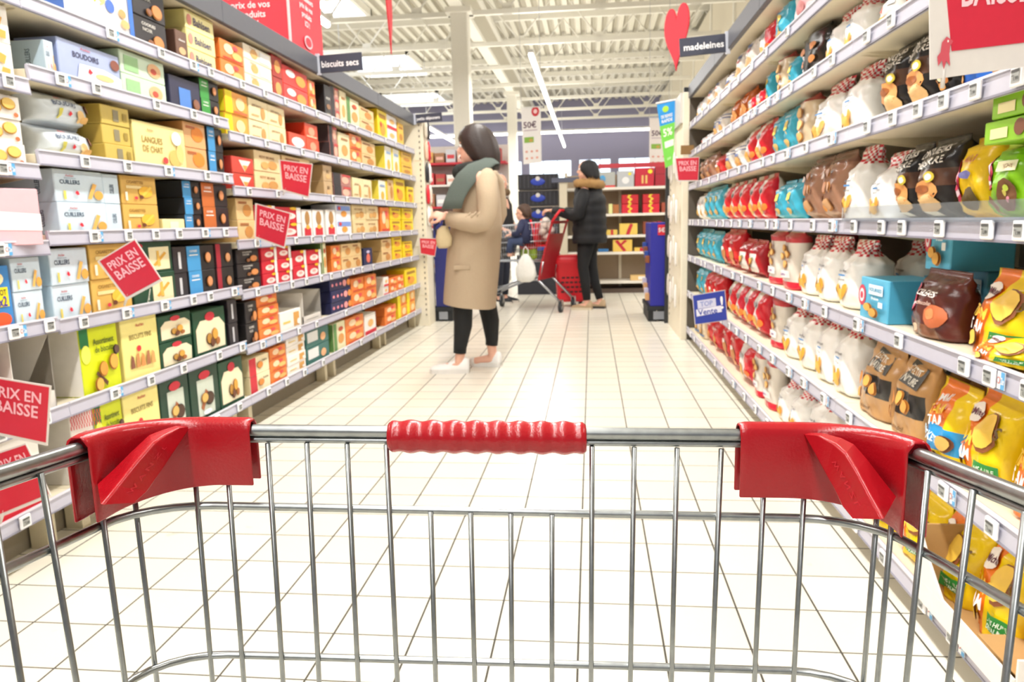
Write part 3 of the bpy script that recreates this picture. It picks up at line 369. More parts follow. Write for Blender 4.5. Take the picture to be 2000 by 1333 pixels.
RIGHT=[(1,5.65,6.17,0.173,'whitebag'),(1,5.01,5.60,0.176,'silverbag'),(1,4.58,4.97,0.143,'bluewhitebag'),(1,4.01,4.55,0.197,'silverbag'),(1,3.66,3.99,0.253,'redwhitebag'),(1,3.38,3.64,0.219,'cyanbag'),(1,3.01,3.36,0.201,'pinkbag'),
(2,5.40,5.86,0.096,'whitebag'),(2,4.77,5.33,0.212,'bluewhitebag'),(2,4.19,4.72,0.240,'orangebag'),(2,3.77,4.15,0.128,'redwhitebag'),(2,3.58,3.75,0.230,'cyanbag'),(2,3.37,3.56,0.236,'cookiepack'),(2,3.24,3.36,0.163,'cyanbag'),(2,2.89,3.22,0.203,'dotpack'),(2,2.49,2.87,0.219,'madeleines'),(2,2.20,2.47,0.117,'whitebag'),(2,2.00,2.18,0.111,'blackbread'),(2,1.76,1.98,0.104,'brownclear'),
(3,5.28,5.83,0.196,'brownclear'),(3,4.91,5.24,0.162,'redbag'),(3,4.29,4.87,0.183,'bluewhitebag'),(3,3.72,4.24,0.225,'redwhitebag'),(3,3.25,3.69,0.232,'cyanbag'),(3,3.02,3.23,0.233,'cookiepack'),(3,2.68,3.00,0.242,'madeleines'),(3,2.36,2.66,0.252,'madeleines'),(3,2.16,2.34,0.253,'blackbread'),(3,1.99,2.15,0.234,'blackbread'),(3,1.86,1.98,0.213,'blackfin'),(3,1.72,1.85,0.069,'bluebag'),(3,1.60,1.71,0.063,'brownclear'),(3,1.44,1.59,0.045,'darkbluebag'),
(4,5.71,6.08,0.211,'whitebag'),(4,4.99,5.66,0.236,'cyanbag'),(4,4.15,4.95,0.228,'redwhitebag'),(4,3.55,4.11,0.228,'redwhitebag'),(4,3.13,3.52,0.177,'cyanbag'),(4,2.62,3.10,0.252,'brownclear'),(4,2.40,2.60,0.237,'madeleines'),(4,2.18,2.38,0.199,'madeleines'),(4,2.05,2.17,0.206,'blackbread'),(4,1.86,2.04,0.205,'blackbread'),(4,1.71,1.85,0.191,'yellowbag'),(4,1.54,1.70,0.168,'greenbag'),(4,1.37,1.53,0.136,'brownclear'),
(5,5.52,6.08,0.222,'cyanbag'),(5,5.06,5.47,0.214,'cyanbag'),(5,4.38,5.02,0.235,'redbag'),(5,3.81,4.33,0.189,'redcookiebag'),(5,3.40,3.78,0.263,'columnpack'),(5,3.13,3.37,0.261,'columnpack'),(5,2.67,3.11,0.231,'madeleines'),(5,2.38,2.65,0.225,'madeleines'),(5,2.14,2.35,0.122,'fourres'),(5,1.81,2.04,0.168,'chocbag'),(5,1.49,1.73,0.187,'tamtam'),(5,1.30,1.46,0.229,'tamtam'),
(6,5.59,6.05,0.230,'cyanbag'),(6,4.67,5.54,0.224,'redbag'),(6,3.60,4.61,0.239,'redwhitebag'),(6,3.37,3.57,0.244,'columnpack'),(6,2.86,3.33,0.234,'madeleines'),(6,2.42,2.84,0.283,'madeleines'),(6,2.13,2.37,0.222,'kraftbag'),(6,1.92,2.11,0.230,'kraftbag'),(6,1.73,1.91,0.197,'tamblue'),(6,1.54,1.72,0.215,'tamtam'),(6,1.32,1.52,0.229,'tamtam'),
(7,5.50,6.01,0.219,'cookiepack'),(7,4.88,5.45,0.225,'redbag'),(7,4.30,4.84,0.275,'redbag'),(7,3.91,4.27,0.220,'redwhitebag'),(7,3.65,3.87,0.247,'columnpack'),(7,3.41,3.63,0.258,'columnpack'),(7,2.97,3.38,0.201,'madeleines'),(7,2.60,2.95,0.248,'madeleines'),(7,2.25,2.58,0.272,'madeleines'),(7,2.05,2.24,0.191,'tamtam'),(7,1.83,2.03,0.177,'tamtam'),(7,1.63,1.82,0.203,'tamtam'),(7,1.45,1.62,0.222,'tamtam'),(7,1.24,1.43,0.266,'orangeround'),
]
# ---------------------------------------------------------------- setting
XL,XR=-1.68,.78
CREAM=mat('E4DAC0',.5); CREAM2=mat('D8CDB0',.55); BACK_SHADED=mat('5A534A',.7); BEIGE=mat('E9E1CC',.5); HEAD=mat('54565E',.45); CHR=mat('B8BAC0',.28,1); GALV=mat('9A9E9F',.33,1,var=.25,scale=110)  # back panel colour darkened to hold the shade deep inside the shelves
mb=MB(); mb.quad((-16,-6,0),(12,-6,0),(12,36,0),(-16,36,0),tile_mat()); struct(mb.build('floor'))
# corrugated roof
mb=MB(); RZ=6.4; rm=mat('DEDACD',.6); rm2=mat('B5AFA0',.7); x=-16
while x<12:
    for a,b,z0,z1,m in ((0,.12,0,0,rm),(.12,.16,0,.07,rm2),(.16,.26,.07,.07,rm2),(.26,.30,.07,0,rm)):
        mb.quad((x+a,-6,RZ+z0),(x+b,-6,RZ+z1),(x+b,36,RZ+z1),(x+a,36,RZ+z0),m)
    x+=.30
struct(mb.build('ceiling'))
bw=mat('8F8DA6',.7)
mb=MB(); mb.box(-16,35,3.75,12,35.3,6.5,bw); mb.box(-16,35,0,12,35.3,2.7,mat('9A8C80',.7)); 
for xx in (-16,-7.4,-5.35,-3.2,-.9,.9,3.5): mb.box(xx,35,2.7,xx+(8 if xx<-15 else .35 if xx<3 else 8),35.3,3.75,bw)
struct(mb.build('wall_back'))
mb=MB(); mb.box(-16.2,-6,0,-16,36,6.5,mat('DCD8D0',.7)); struct(mb.build('wall_left'))
mb=MB(); mb.box(12,-6,0,12.2,36,6.5,mat('DCD8D0',.7)); struct(mb.build('wall_right'))
day=emis('DDEFFF',2.2,'daylight'); 
for i,(x0,x1) in enumerate(((-7.05,-5.35),(-5.0,-3.2),(-2.85,-.9),(-.55,.9),(1.25,3.5))):
    o=struct(MB().build('window_%d'%(i+1))); m=MB(); m.box(x0,35.1,2.7,x1,35.14,3.75,day); m.build('window_pane',o)
    m=MB(); fm=mat('E8EAEE',.4)
    for q in range(4): xx=x0+(x1-x0)*q/3; m.box(xx-.03,35.02,2.7,xx+.03,35.1,3.75,fm)
    m.box(x0,35.02,2.7,x1,35.1,2.76,fm); m.build('window_frame',o)
# roof joists
TR=mat('EAE7DE',.5)
for k in range(9):
    y=9.9+2.6*k; m=MB()
    m.box(-16,y-.05,5.0,12,y+.05,5.09,TR); m.box(-16,y-.06,6.2,12,y+.06,6.36,TR)
    x=-16
    while x<12: m.tube([(x,y,5.08),(x+.9,y,6.2),(x+1.8,y,5.08)],.022,TR,5); m.box(x-.1,y-.02,5.0,x+.1,y+.02,5.2,TR); x+=1.8
    struct(m.build('roof_joist'))
m=MB()
for x in (-2.55,): m.box(x-.12,-4,5.1,x+.12,35,5.2,TR); m.box(x-.04,-4,5.2,x+.04,35,5.9,mat('C2BCAC',.6)); m.box(x-.12,-4,5.9,x+.12,35,6.0,TR)
struct(m.build('roof_beam'))
m=MB(); m.box(2.9,-4,4.6,3.9,33,6.0,mat('DED6C4',.6)); 
for q in range(12): m.box(2.86,-2+3*q,4.56,3.94,-1.85+3*q,6.04,TR)
struct(m.build('air_duct'))
for k,(x,y) in enumerate(((-6.7,17.6),(-6.8,25.2),(-7.3,32))):
    m=MB(); m.box(x-1.1,y-1.6,6.25,x+1.1,y+1.6,6.3,emis('EAF3FF',3,'skylight_glow')); s_=m.build('roof_skylight'); struct(s_)
    m=MB(); m.box(x-1.2,y-1.7,6.2,x-1.1,y+1.7,6.38,TR); m.box(x+1.1,y-1.7,6.2,x+1.2,y+1.7,6.38,TR); m.box(x-1.2,y-1.7,6.2,x+1.2,y-1.6,6.38,TR); m.box(x-1.2,y+1.6,6.2,x+1.2,y+1.7,6.38,TR); m.build('skylight_frame',s_)
# columns
PIL=mat('E4E0D6',.5)
for y,wd in ((15,.34),(24.5,.30)):
    m=MB(); x=-2.52; m.box(x-wd/2,y-wd/2,0,x+wd/2,y+wd/2,5.1,PIL,.02); m.box(x-wd/2-.05,y-wd/2-.05,0,x+wd/2+.05,y+wd/2+.05,.12,mat('8C8A86',.6)); m.box(x-.25,y-.25,5.0,x+.25,y+.25,5.1,PIL)
    struct(m.build('column'))
# strip lamp housings
tube=emis('FFF9F0',9,'lamp_tube'); hous=mat('E6E6E6',.4)
for i,(lx,ly,LAMP_L) in enumerate(LAMPS):
    o=root('strip_lamp',(lx,ly,LAMP_Z),'long white ceiling strip lamp hung above the shop floor' if i!=7 else 'very long white strip lamp running away over the middle of the aisle','ceiling lamp','hanging strip lamps' if i!=7 else None)
    m=MB(); m.box(-.05,-LAMP_L/2,0,.05,LAMP_L/2,.06,hous,.01); m.build('housing',o)
    m=MB(); m.tube([(0,-LAMP_L/2+.03,-.03),(0,LAMP_L/2-.03,-.03)],.045,tube,8); m.build('lamp_tube',o)
    for q in (-LAMP_L*.35,LAMP_L*.35): m=MB(); m.tube([(0,q,.06),(0,q,RZ-LAMP_Z+.06)],.006,CHR,5); m.build('hanging_wire',o)
o=root('strip_lamp',(0,34,4.9),'long horizontal line of light in front of the back wall','ceiling lamp')
m=MB(); m.box(-12,-.05,.04,9,.05,.12,hous); m.build('housing',o)
m=MB(); m.tube([(-12,0,0),(9,0,0)],.05,tube,8); m.build('lamp_tube',o)
for q in (-9,-3,3,8): m=MB(); m.tube([(q,0,.12),(q,0,1.56)],.008,CHR,5); m.build('hanging_wire',o)
# ---------------------------------------------------------------- shelving units
RAIL=mat('B9B8C6',.35,var=.03); RAILD=mat('8D8C9C',.4)
ROW=['','lowest','second','third','fourth','fifth','sixth','top']
def zleft(r,Y):
    t={7:(1.695,)*3,6:(1.445,1.49,1.44),5:(1.195,1.24,1.187),4:(.965,.993,.933),3:(.725,.715,.69),2:(.445,.445,.42),1:(.168,)*3}[r]
    return t[0] if Y<2.15 else t[1] if Y<3.4 else t[2]
ZR={1:.10,2:.40,3:.69,4:.973,5:1.25,6:1.5,7:1.725}
def zright(r,Y): return ZR[r]
def unit(side,y0,y1,zf,label,end=False):
    sg=-1 if side=='left' else 1; X=XL if side=='left' else XR; ym=(y0+y1)/2; L=y1-y0
    o=root('shelving_unit',(X,ym,0),label,'shelving','shelving units along the %s side of the aisle'%side)
    m=MB(); m.box(sg*.50,-L/2,0,sg*.53,L/2,2.0,BACK_SHADED); m.build('back_panel',o)
    for q in (-L/2+.015,L/2-.015): m=MB(); m.box(sg*.46,q-.015,0,sg*.50,q+.015,2.0,CREAM); m.build('upright',o)
    m=MB(); m.box(sg*.12,-L/2+.01,.0,sg*.48,L/2-.01,.10,mat('8F8674',.7)); m.build('plinth',o)
    for q in (-L/2+.08,L/2-.08): m=MB(); m.box(sg*.05,q-.02,.0,sg*.11,q+.02,zf(1,ym)-.06,CREAM2); m.build('foot',o)
    for r in range(1,8):
        z=zf(r,ym); m=MB(); m.box(sg*.012,-L/2+.002,z-.028,sg*.49,L/2-.002,z,CREAM,.002)
        for q in (-L/2+.02,L/2-.02): m.prism([(.03,z-.03),(.48,z-.03),(.48,z-.10)],lambda u,v,t_,q=q:(sg*u,q+t_-.002,v),CREAM2,.004)
        s_=m.build('shelf',o)
        m=MB(); a=[(0,z-.034),(.010,z-.034),(.014,z+.012),(.006,z+.014)] if side=='left' else [(0,z-.034),(.010,z-.034),(.014,z+.012),(.006,z+.014)]
        m.prism([(a_,b_) for a_,b_ in a],lambda u,v,t_:(sg*(u-.004),-L/2+.001+t_,v),RAIL,L-.002)
        m.box(-sg*.005,-L/2+.004,z-.034,-sg*.001,L/2-.004,z-.029,RAILD); m.box(sg*-.004,-L/2+.004,z+.009,sg*.004,L/2-.004,z+.014,mat('D9D9E4',.3))
        m.build('price_rail',s_)
    m=MB(); m.box(-.014,-L/2,1.93,.014,L/2,2.03,HEAD,.003); m.build('header_board',o)
    m=MB(); m.box(sg*.014,-L/2,1.935,sg*.50,L/2,1.95,CREAM); m.build('canopy',o)
    return o
LB=[(.9,2.15),(2.15,3.4),(3.4,4.65),(4.65,5.9),(5.9,7.12)]; RB=[(1.16,2.41),(2.41,3.66),(3.66,4.91),(4.91,6.16)]
OR5=['nearest','second nearest','middle','second farthest','farthest']; OR4=['nearest','second nearest','second farthest','farthest']
for i,(a,b) in enumerate(LB): unit('left',a,b,zleft,'cream metal shelving unit with grey header, %s on the left'%OR5[i])
for i,(a,b) in enumerate(RB): unit('right',a,b,zright,'cream metal shelving unit with grey header, %s on the right'%OR4[i])
# clear guard on the fourth right shelf, near bays
GL=mat('DCE4EC',.08,var=0,clear=.9,name='clear_plastic')
m=MB(); m.box(XR-.012,1.2,.978,XR-.009,2.40,1.02,GL); o=m.build('shelf_guard'); tag(o,'clear plastic guard strip along the fourth right shelf front','shelf guard')
# end panels
m=MB(); m.box(-2.2,7.13,0,-1.60,7.17,2.0,BEIGE,.003); 
for k in range(36): m.box(-1.635,7.127,.1+k*.052,-1.625,7.131,.12+k*.052,mat('6A6456',.7))
for z in (.3,.78,1.2,1.6): m.box(-2.2,7.127,z,-1.61,7.131,z+.004,CREAM2)
o=m.build('partition'); tag(o,'beige perforated end panel closing the left shelves','end panel')
o=root('end_unit',(.76,6.75,0),'beige perforated end unit beyond the right shelves with hanging packs','shelving')
m=MB(); m.box(-.03,-.58,0,.02,.42,1.98,BEIGE,.003)
for k in range(36): m.box(-.034,.3,.1+k*.052,-.03,.315,.12+k*.052,mat('6A6456',.7))
m.build('side_panel',o)
m=MB(); m.box(-.065,.42,0,-.02,.46,2.0,mat('26282C',.4)); m.build('edge_post',o)
m=MB(); m.box(-.05,-.55,1.75,-.02,.3,1.98,mat('C9C8C4',.5)); m.build('top_sign_board',o)
m=MB(); m.box(.02,-.58,0,.5,.42,1.95,BACK_SHADED); m.build('core',o)
for k in range(16):
    z=.25+.35*(k//4)+.05*(k%2); y=-.45+.2*(k%4); m=MB(); col=mat(['F0EEEA','E2DED6','E8E4E0','D0C8C0'][k%4],.3)
    m.loft([[(-.05-.012*math.cos(t)*s_,y+.04*math.sin(t)*(.4+.6*s_),z+h_) for t in [i*math.pi/4 for i in range(8)]] for h_,s_ in ((0,.3),(.03,1),(.12,1),(.17,.8),(.2,.2))],col)
    o2=m.build('hanging_pack'); o2.location=(.76-.012,6.75,0); tag(o2,'small white pack hanging on the beige end unit','pack','white packs hanging on the end unit')
m=MB(); m.box(XR-.045,6.19,0,XR-.005,6.22,2.02,mat('1E2024',.4),.003); o=m.build('black_post'); tag(o,'slim black upright post at the far end of the right shelves','post')
# ---------------------------------------------------------------- products
ITEMS=[]
def place(side,row,y0,y1,h,name,n,xoff=.03,lean=0,z0=None,yaw=0):
    rows=[]; w=y1-y0; X=XL if side=='left' else XR; sg=-1 if side=='left' else 1; zf=zleft if side=='left' else zright; ym=(y0+y1)/2
    z=zf(row,ym)+.001 if z0 is None else z0
    isbag=name in B
    bays=LB if side=='left' else RB
    if z0 is None:
        for a,b in bays:
            if a<=ym<b: y0=max(y0,a+.022); y1=min(y1,b-.022)
        w=y1-y0; top=(zf(row+1,ym)-.032 if row<7 else 1.93); h=min(h,(top-z-.004)/n)
    nd_max=.43-xoff
    if name=='opencarton':
        if not PM[('opencarton',0)]: PM[('opencarton',0)]=open_carton()
        me=PM[('opencarton',0)]; nw,nh,nd=.3,.24,.3; look,short='open white display carton','white display carton'; oname='display_carton'; cat='carton'
    elif isbag: (nw,nh,nd)=B[name][1]; look,short=B[name][3:5]; oname='cake_bag'; cat='bag'; me=product_mesh(name,len(ITEMS)%3)
    else: (nw,nh,nd)=D[name][1]; look,short=D[name][4:6]; oname='biscuit_pack' if 'pack' in short else 'biscuit_box'; cat='pack' if 'pack' in short else 'box'; me=product_mesh(name)
    maxw={'box':.42}.get('box' if not isbag else '', .33); k=max(1,round(w/(.30 if not isbag else .24))) if w>maxw else 1
    for q in range(k):
        for j in range(n):
            o=bpy.data.objects.new(oname,me); COL.objects.link(o); gap=.006 if k>1 else .002
            ww=w/k-gap; jit=random.uniform(-.006,.006) if n>1 else 0
            o.scale=(ww/nw,min(1,nd_max/nd) if isbag else min(1.25,nd_max/nd),(h-.001)/nh)
            o.location=(X+sg*(xoff+abs(jit)+(.006 if isbag else 0)),y0+(q+.5)*w/k,z+j*h)
            rz=(math.pi/2 if side=='left' else -math.pi/2)+yaw+random.uniform(-.01,.01)*(2 if isbag else 1)
            o.rotation_euler=(lean,0,rz)
            if me.name in NECK: nk=bpy.data.objects.new('gathered_neck',NECK[me.name]); COL.objects.link(nk); nk.parent=o; nk['label']='red gingham gathered neck'
            o['category']=cat; o['group']='%ss on the %s %s shelf'%(short,ROW[row],side)
            ITEMS.append(dict(o=o,side=side,row=row,y=o.location.y,j=j,n=n,look=look,short=short))
RMAP={1:7,2:6,3:5,4:4,5:3,6:2,7:1}
for r,y0,y1,h,nm,n in [e for e in LEFT if e[4]!='pinkbox']: place('left',r,y0,y1,h,nm,n,xoff=.022)
for r,y0,y1,h,nm in RIGHT:
    r=RMAP[r]; h=max(h,.10)
    if nm in('bluebag','darkbluebag','brownclear') and h<.14: h=.11
    place('right',r,y0,y1,h,nm,1,xoff=.03+random.uniform(0,.012),lean=0)
    # a second file of the same bags behind the first one
    if y1-y0<.33 and r<7 : place('right',r,y0+.01,y1-.005,min(h*1.0,.25),nm,1,xoff=.215)
# second files on the left where the photograph looks into the shelf
for r,y0,y1,h,nm,n in LEFT:
    if nm in('cuillers','boudoirs','mintbox','langues','roundcookie','mustard','greengold','blackside','bluecookie','cigarettes'):
        place('left',r,y0,y1,h,nm,n,xoff=.255)
# the nearest left bay, just outside the left edge of the frame
NEAR={7:('tallwhite','sak','creambox'),6:('squarecookie','boudoirs','mintbox'),5:('roundcookie','langues','orangetan'),4:('mustard','cuillers','cigarettes'),3:('cuillers','whitered','lot'),2:('fins','lime','greenassort'),1:('gingham','whitered','tanbox')}
for r,ns in NEAR.items():
    for k,nm in enumerate(ns):
        y=.95+.24*k; nh=D[nm][1][2-1]; n=2 if nh<.12 else 1; place('left',r,y,y+.22,min(nh,.2),nm,n,xoff=.022)
# loose pieces
for zz,yy in ((1.131,1.55),(1.178,1.53)): place('right',4,yy-.10,yy+.09,.045,'greenbar',1,xoff=.02,z0=zz,yaw=.05)
place('right',3,1.95,2.09,.16,'fourres',1,xoff=.2,z0=.691); place('right',3,1.93,2.07,.15,'fourres',1,xoff=.10,z0=.852)
place('right',3,1.42,1.60,.06,'tamtam',1,xoff=-.0,z0=.70,yaw=.15)
place('left',4,1.76,2.10,.165,'pinkbox',1,xoff=.03,z0=.966,yaw=-.38)
def word(lst):
    from collections import Counter
    for side in ('left','right'):
        for row in range(1,8):
            its=sorted([i for i in lst if i['side']==side and i['row']==row],key=lambda i:(round(i['y'],3),abs(i['o'].location.x),i['j']))
            fr=its
            for a,it in enumerate(fr):
                nb=[x for x in fr if x['short']!=it['short']]
                it['nb']=min(nb,key=lambda x:abs(x['y']-it['y']))['short'] if nb else ''
                it['st']='' if it['n']==1 else {2:['lower','upper'],3:['bottom','middle','top'],4:['bottom','second','third','top']}[it['n']][it['j']]+' '
                it['bk']='back-row ' if (abs(it['o'].location.x-(XL if side=='left' else XR))>.15) else ''
                it['lab']='%s%s%s, %s %s shelf, beside %s'%(it['bk'],it['st'],it['look'],ROW[row],side,it['nb'])
            c=Counter(i['lab'] for i in its); seen={}
            for it in its:
                if c[it['lab']]>1:
                    k=seen.get(it['lab'],0); seen[it['lab']]=k+1; n=c[it['lab']]
                    o_=(['nearest','farthest'] if n==2 else ['nearest','middle','farthest'] if n==3 else ['nearest','second nearest','second farthest','farthest'] if n==4 else ['nearest','second nearest','third nearest','fourth nearest','fifth nearest','sixth nearest','seventh nearest','eighth nearest'])[min(k,7)]
                    it['lab2']='%s %s%s%s, %s %s shelf by %s'%(o_,it['bk'],it['st'],it['look'],ROW[row],side,it['nb'])
            for it in its: it['o']['label']=' '.join(it.get('lab2',it['lab']).split()[:16])
# ---------------------------------------------------------------- electronic price tags
def tag_proto():
    m=MB(); m.box(-.021,0,-.019,.021,-.008,.019,mat('F4F4F6',.35),.003); fr=m.mesh('tag_frame')
    m=MB(); m.box(-.014,-.0085,-.011,.012,-.009,.012,mat('9DA09E',.3)); P=lambda u,v,o:(-.014+.026*u,-.0092-o,-.011+.023*v)
    decals(m,P,[('r',.0,.78,1,1,'4A4C4C'),('t','1.99',.6,.3,.3,'303232',.7),('r',.08,.5,.4,.56,'4A4C4C')],.026,.023,.0002); return fr,m.mesh('tag_display')
TF,TD=tag_proto(); TAGS=[]
def price_tag(side,row,y,short,promo=False):
    zf=zleft if side=='left' else zright; X=XL if side=='left' else XR; sg=-1 if side=='left' else 1
    o=bpy.data.objects.new('price_tag',None); COL.objects.link(o); o.empty_display_size=.02; o.location=(X-sg*.0055,y,zf(row,y)-.010); o.rotation_euler=(0,0,math.pi/2 if side=='left' else -math.pi/2)
    for nm,me in (('tag_frame',TF),('tag_display',TD)): c=bpy.data.objects.new(nm,me); COL.objects.link(c); c.parent=o
    o['category']='price tag'; o['group']='electronic price tags on the %s %s shelf rail'%(ROW[row],side)
    TAGS.append((o,side,row,y,short))
    if promo:
        m=MB(); m.box(.024,-.001,-.017,.050,-.002,.017,mat('F2F2F2',.4)); decals(m,lambda u,v,o_:(.024+.026*u,-.0022-o_,-.017+.034*v),[('r',.5,0,1,1,'5CA8DC'),('t','2e',.75,.5,.4,WH,.4),('e',.24,.5,.2,.2,'C85050'),('e',.24,.5,.14,.14,'F2F2F2')],.026,.034,.0002)
        p=m.build('promo_sticker'); p.location=o.location; p.rotation_euler=o.rotation_euler; tag(p,'small blue promotion sticker by the tag of the %s, %s %s shelf'%(short,ROW[row],side),'sticker','promotion stickers on the shelf rails')
FRONT=[i for i in ITEMS if i['j']==0 and abs(i['o'].location.x-(XL if i['side']=='left' else XR))<.15]
last={}
for it in sorted(FRONT,key=lambda i:i['y']):
    k=(it['side'],it['row']); y=it['y']+random.uniform(-.03,.03)
    if y-last.get(k,-9)<.10: continue
    last[k]=y; price_tag(it['side'],it['row'],y,it['short'],promo=(random.random()<.3 and y<4.2))
word(ITEMS)
from collections import Counter
tl={}
for o,side,row,y,short in TAGS: tl.setdefault('white electronic price tag under the %s, %s %s shelf rail'%(short,ROW[row],side),[]).append(o)
for l,os_ in tl.items():
    for k,o in enumerate(os_):
        o['label']=l if len(os_)==1 else (['nearest','second nearest','third nearest','fourth nearest','fifth nearest','sixth nearest','seventh nearest','eighth nearest'][min(k,7)]+' '+l)
pl={}
for o in list(COL.objects):
    if o.name.startswith('promo_sticker'):
        k=pl.get(o['label'],0); pl[o['label']]=k+1
        if k: o['label']=['','another ','third ','fourth '][min(k,3)]+o['label']
# ---------------------------------------------------------------- signs and cards
CLR=mat('D8D2CC',.3)
def card(quad,y,label,txt=True,blue=False,big=False):
    """thin card between four (x,z) corners: top-left, top-right, bottom-right, bottom-left"""
    q=[Vector((a,0,b)) for a,b in quad]; c=sum(q,Vector())/4; q=[p-c for p in q]
    o=root('price_card',(c.x,y,c.z),label,'price card','red price drop cards' if not blue else None)
    def P(u,v,off): 
        p=(q[3]*(1-u)+q[2]*u)*(1-v)+(q[0]*(1-u)+q[1]*u)*v; return (p.x,-off,p.z)
    w=(q[1]-q[0]).length; h=(q[0]-q[3]).length
    m=MB(); ex=-.06; m.prism([(ex,ex),(1-ex*.4,ex),(1-ex*.4,1-ex*.5),(ex,1-ex*.5)] if not blue else [(-.02,-.02),(1.02,-.02),(1.02,1.02),(-.02,1.02)],lambda u,v,t:(P(u,v,0)[0],t,P(u,v,0)[2]),CLR,.003); m.build('clear_holder',o)
    m=MB(); red='C9263C' if not blue else '2A3FA0'
    m.prism([(0,1),(1,1),(1,0),(0,.0)] if not big else [(.05,1),(1,1),(1,.13),(.17,.13)],lambda u,v,t:(P(u,v,0)[0],-.0015+t,P(u,v,0)[2]),mat(red,.4),.0014)
    if blue: dec=[('r',.12,.52,.70,.80,'C8CCE4'),('t','TOP',.40,.66,.17,'7C8CC8',.4),('p',[(.06,.26),(.86,.30),(.86,.52),(.06,.50)],'DCE0F0'),('t','Vente',.42,.39,.2,'2A3FA0',.62),('t','!',.88,.62,.42,'F2F4FA',.2)]
    elif big: dec=[('t','PRIX EN',.6,.84,.2,'EFC4CC',.7),('t','BAISSE',.6,.56,.22,'EFC4CC',.7),('p',[(.01,.10),(.045,.13),(.06,.20),(.11,.24),(.15,.22),(.18,.20),(.15,.17),(.14,.11),(.15,.02),(.11,.06),(.08,.0),(.06,.07),(.02,.03)],'C8505C'),('e',.125,.205,.008,.010,'F4E8E4')]
    else: dec=[('t','PRIX EN',.5,.78,.2,'F0B4BE',.8),('t','BAISSE',.5,.52,.22,'F0B4BE',.8)]
    decals(m,lambda u,v,o_:P(u,v,.0016+o_),dec,w,h,.0003); m.build('printed_card',o)
    m=MB(); m.tube([(q[3].x*.8,.002,q[3].z*.9),(q[3].x*.8-(.02 if c.x<0 else -.0),.004,q[3].z-.03)],.004,CLR,6); m.build('clip',o)
card([(-1.672,0.900),(-1.538,0.968),(-1.460,0.836),(-1.588,0.776)],2.37,'tilted red price drop card above the pale blue cartons on the left')
card([(-1.642,0.618),(-1.457,0.588),(-1.487,0.434),(-1.657,0.468)],1.80,'large red price drop card at the lower left edge')
card([(-1.662,0.391),(-1.549,0.426),(-1.499,0.286),(-1.655,0.224)],1.80,'red price drop card lowest at the left edge, behind the trolley rim')
card([(-1.646,1.114),(-1.481,1.065),(-1.522,0.905),(-1.664,0.958)],3.56,'red price drop card in front of the red rusk packs')
card([(-1.662,1.355),(-1.489,1.328),(-1.520,1.162),(-1.659,1.203)],3.92,'red price drop card in front of the tan cartons on the fifth left shelf')
card([(-1.647,.863),(-1.477,.854),(-1.508,.693),(-1.643,.72)],7.05,'small red price drop card by the beige end panel on the left')
card([(0.608,1.423),(0.771,1.425),(0.766,1.267),(0.628,1.270)],5.55,'red price drop card by the black post on the right')
card([(0.597,1.481),(0.771,1.476),(0.766,1.263),(0.613,1.249)],1.45,'big red price drop card at the upper right corner with red bird emblem',big=True)
card([(0.573,0.560),(0.749,0.587),(0.767,0.419),(0.590,0.395)],4.28,'blue card reading TOP Vente on the right shelves',blue=True)
def sign(x0,x1,z0,z1,y,txt,label,tilt=0):
    o=root('category_sign',((x0+x1)/2,y,(z0+z1)/2),label,'sign','dark category signs over the shelves'); o.rotation_euler=(0,tilt,0)
    w,h=x1-x0,z1-z0; m=MB(); m.box(-w/2,-.006,-h/2,w/2,.006,h/2,mat('3A3D4C',.45),.002)
    decals(m,lambda u,v,o_:(-w/2+u*w,-.0064-o_,-h/2+v*h),[('t',txt,.5,.48,.36,'F2F2F4',.84)],w,h,.0003); m.build('sign_board',o)
    m=MB(); xx=-w/2 if x0<-1 else w/2; m.box(xx-.012,-.010,-h/2-.01,xx+.012,.010,h/2+.01,mat('C4C8D4',.4)); m.build('bracket',o)
sign(-1.665,-1.385,1.935,2.04,4.6,'biscuits secs','dark hanging sign reading biscuits secs on the left header',tilt=-.03)
sign(.50,.765,1.905,2.005,4.45,'madeleines','dark hanging sign reading madeleines on the right header',tilt=-.06)
sign(-1.66,-1.395,1.95,2.03,7.1,'petits déjeuners','small dark sign at the far end of the left header',tilt=-.05)
# red box banner on the left header
o=root('promotional_box',(-2.15,4.59,2.035),'red box banner with white writing standing on the left shelf header','banner')
m=MB(); m.box(-.43,-.27,0,.43,.27,1.1,mat('D2283A',.45),.004)
T=['Les meilleurs','prix de vos','produits','ICI !']
decals(m,lambda u,v,o_:(-.43+.86*u,-.271-o_,1.1*v),[('t',t,.74,.262-.048*i,.034,'F4D8DC',.36) for i,t in enumerate(T)],.86,1.1,.001)
decals(m,lambda u,v,o_:(.431+o_,-.27+.54*u,1.1*v),[('t',t,.5,.30-.045*i,.03,'F4D8DC',.8) for i,t in enumerate(T)]+[('e',.5,.07,.12,.035,'F0B4BC'),('e',.5,.07,.09,.025,'D2283A')],.54,1.1,.001); m.build('box_body',o)
m=MB(); m.box(.424,-.276,0,.436,-.264,1.1,mat('F0C0C4',.5)); m.build('white_edge',o)
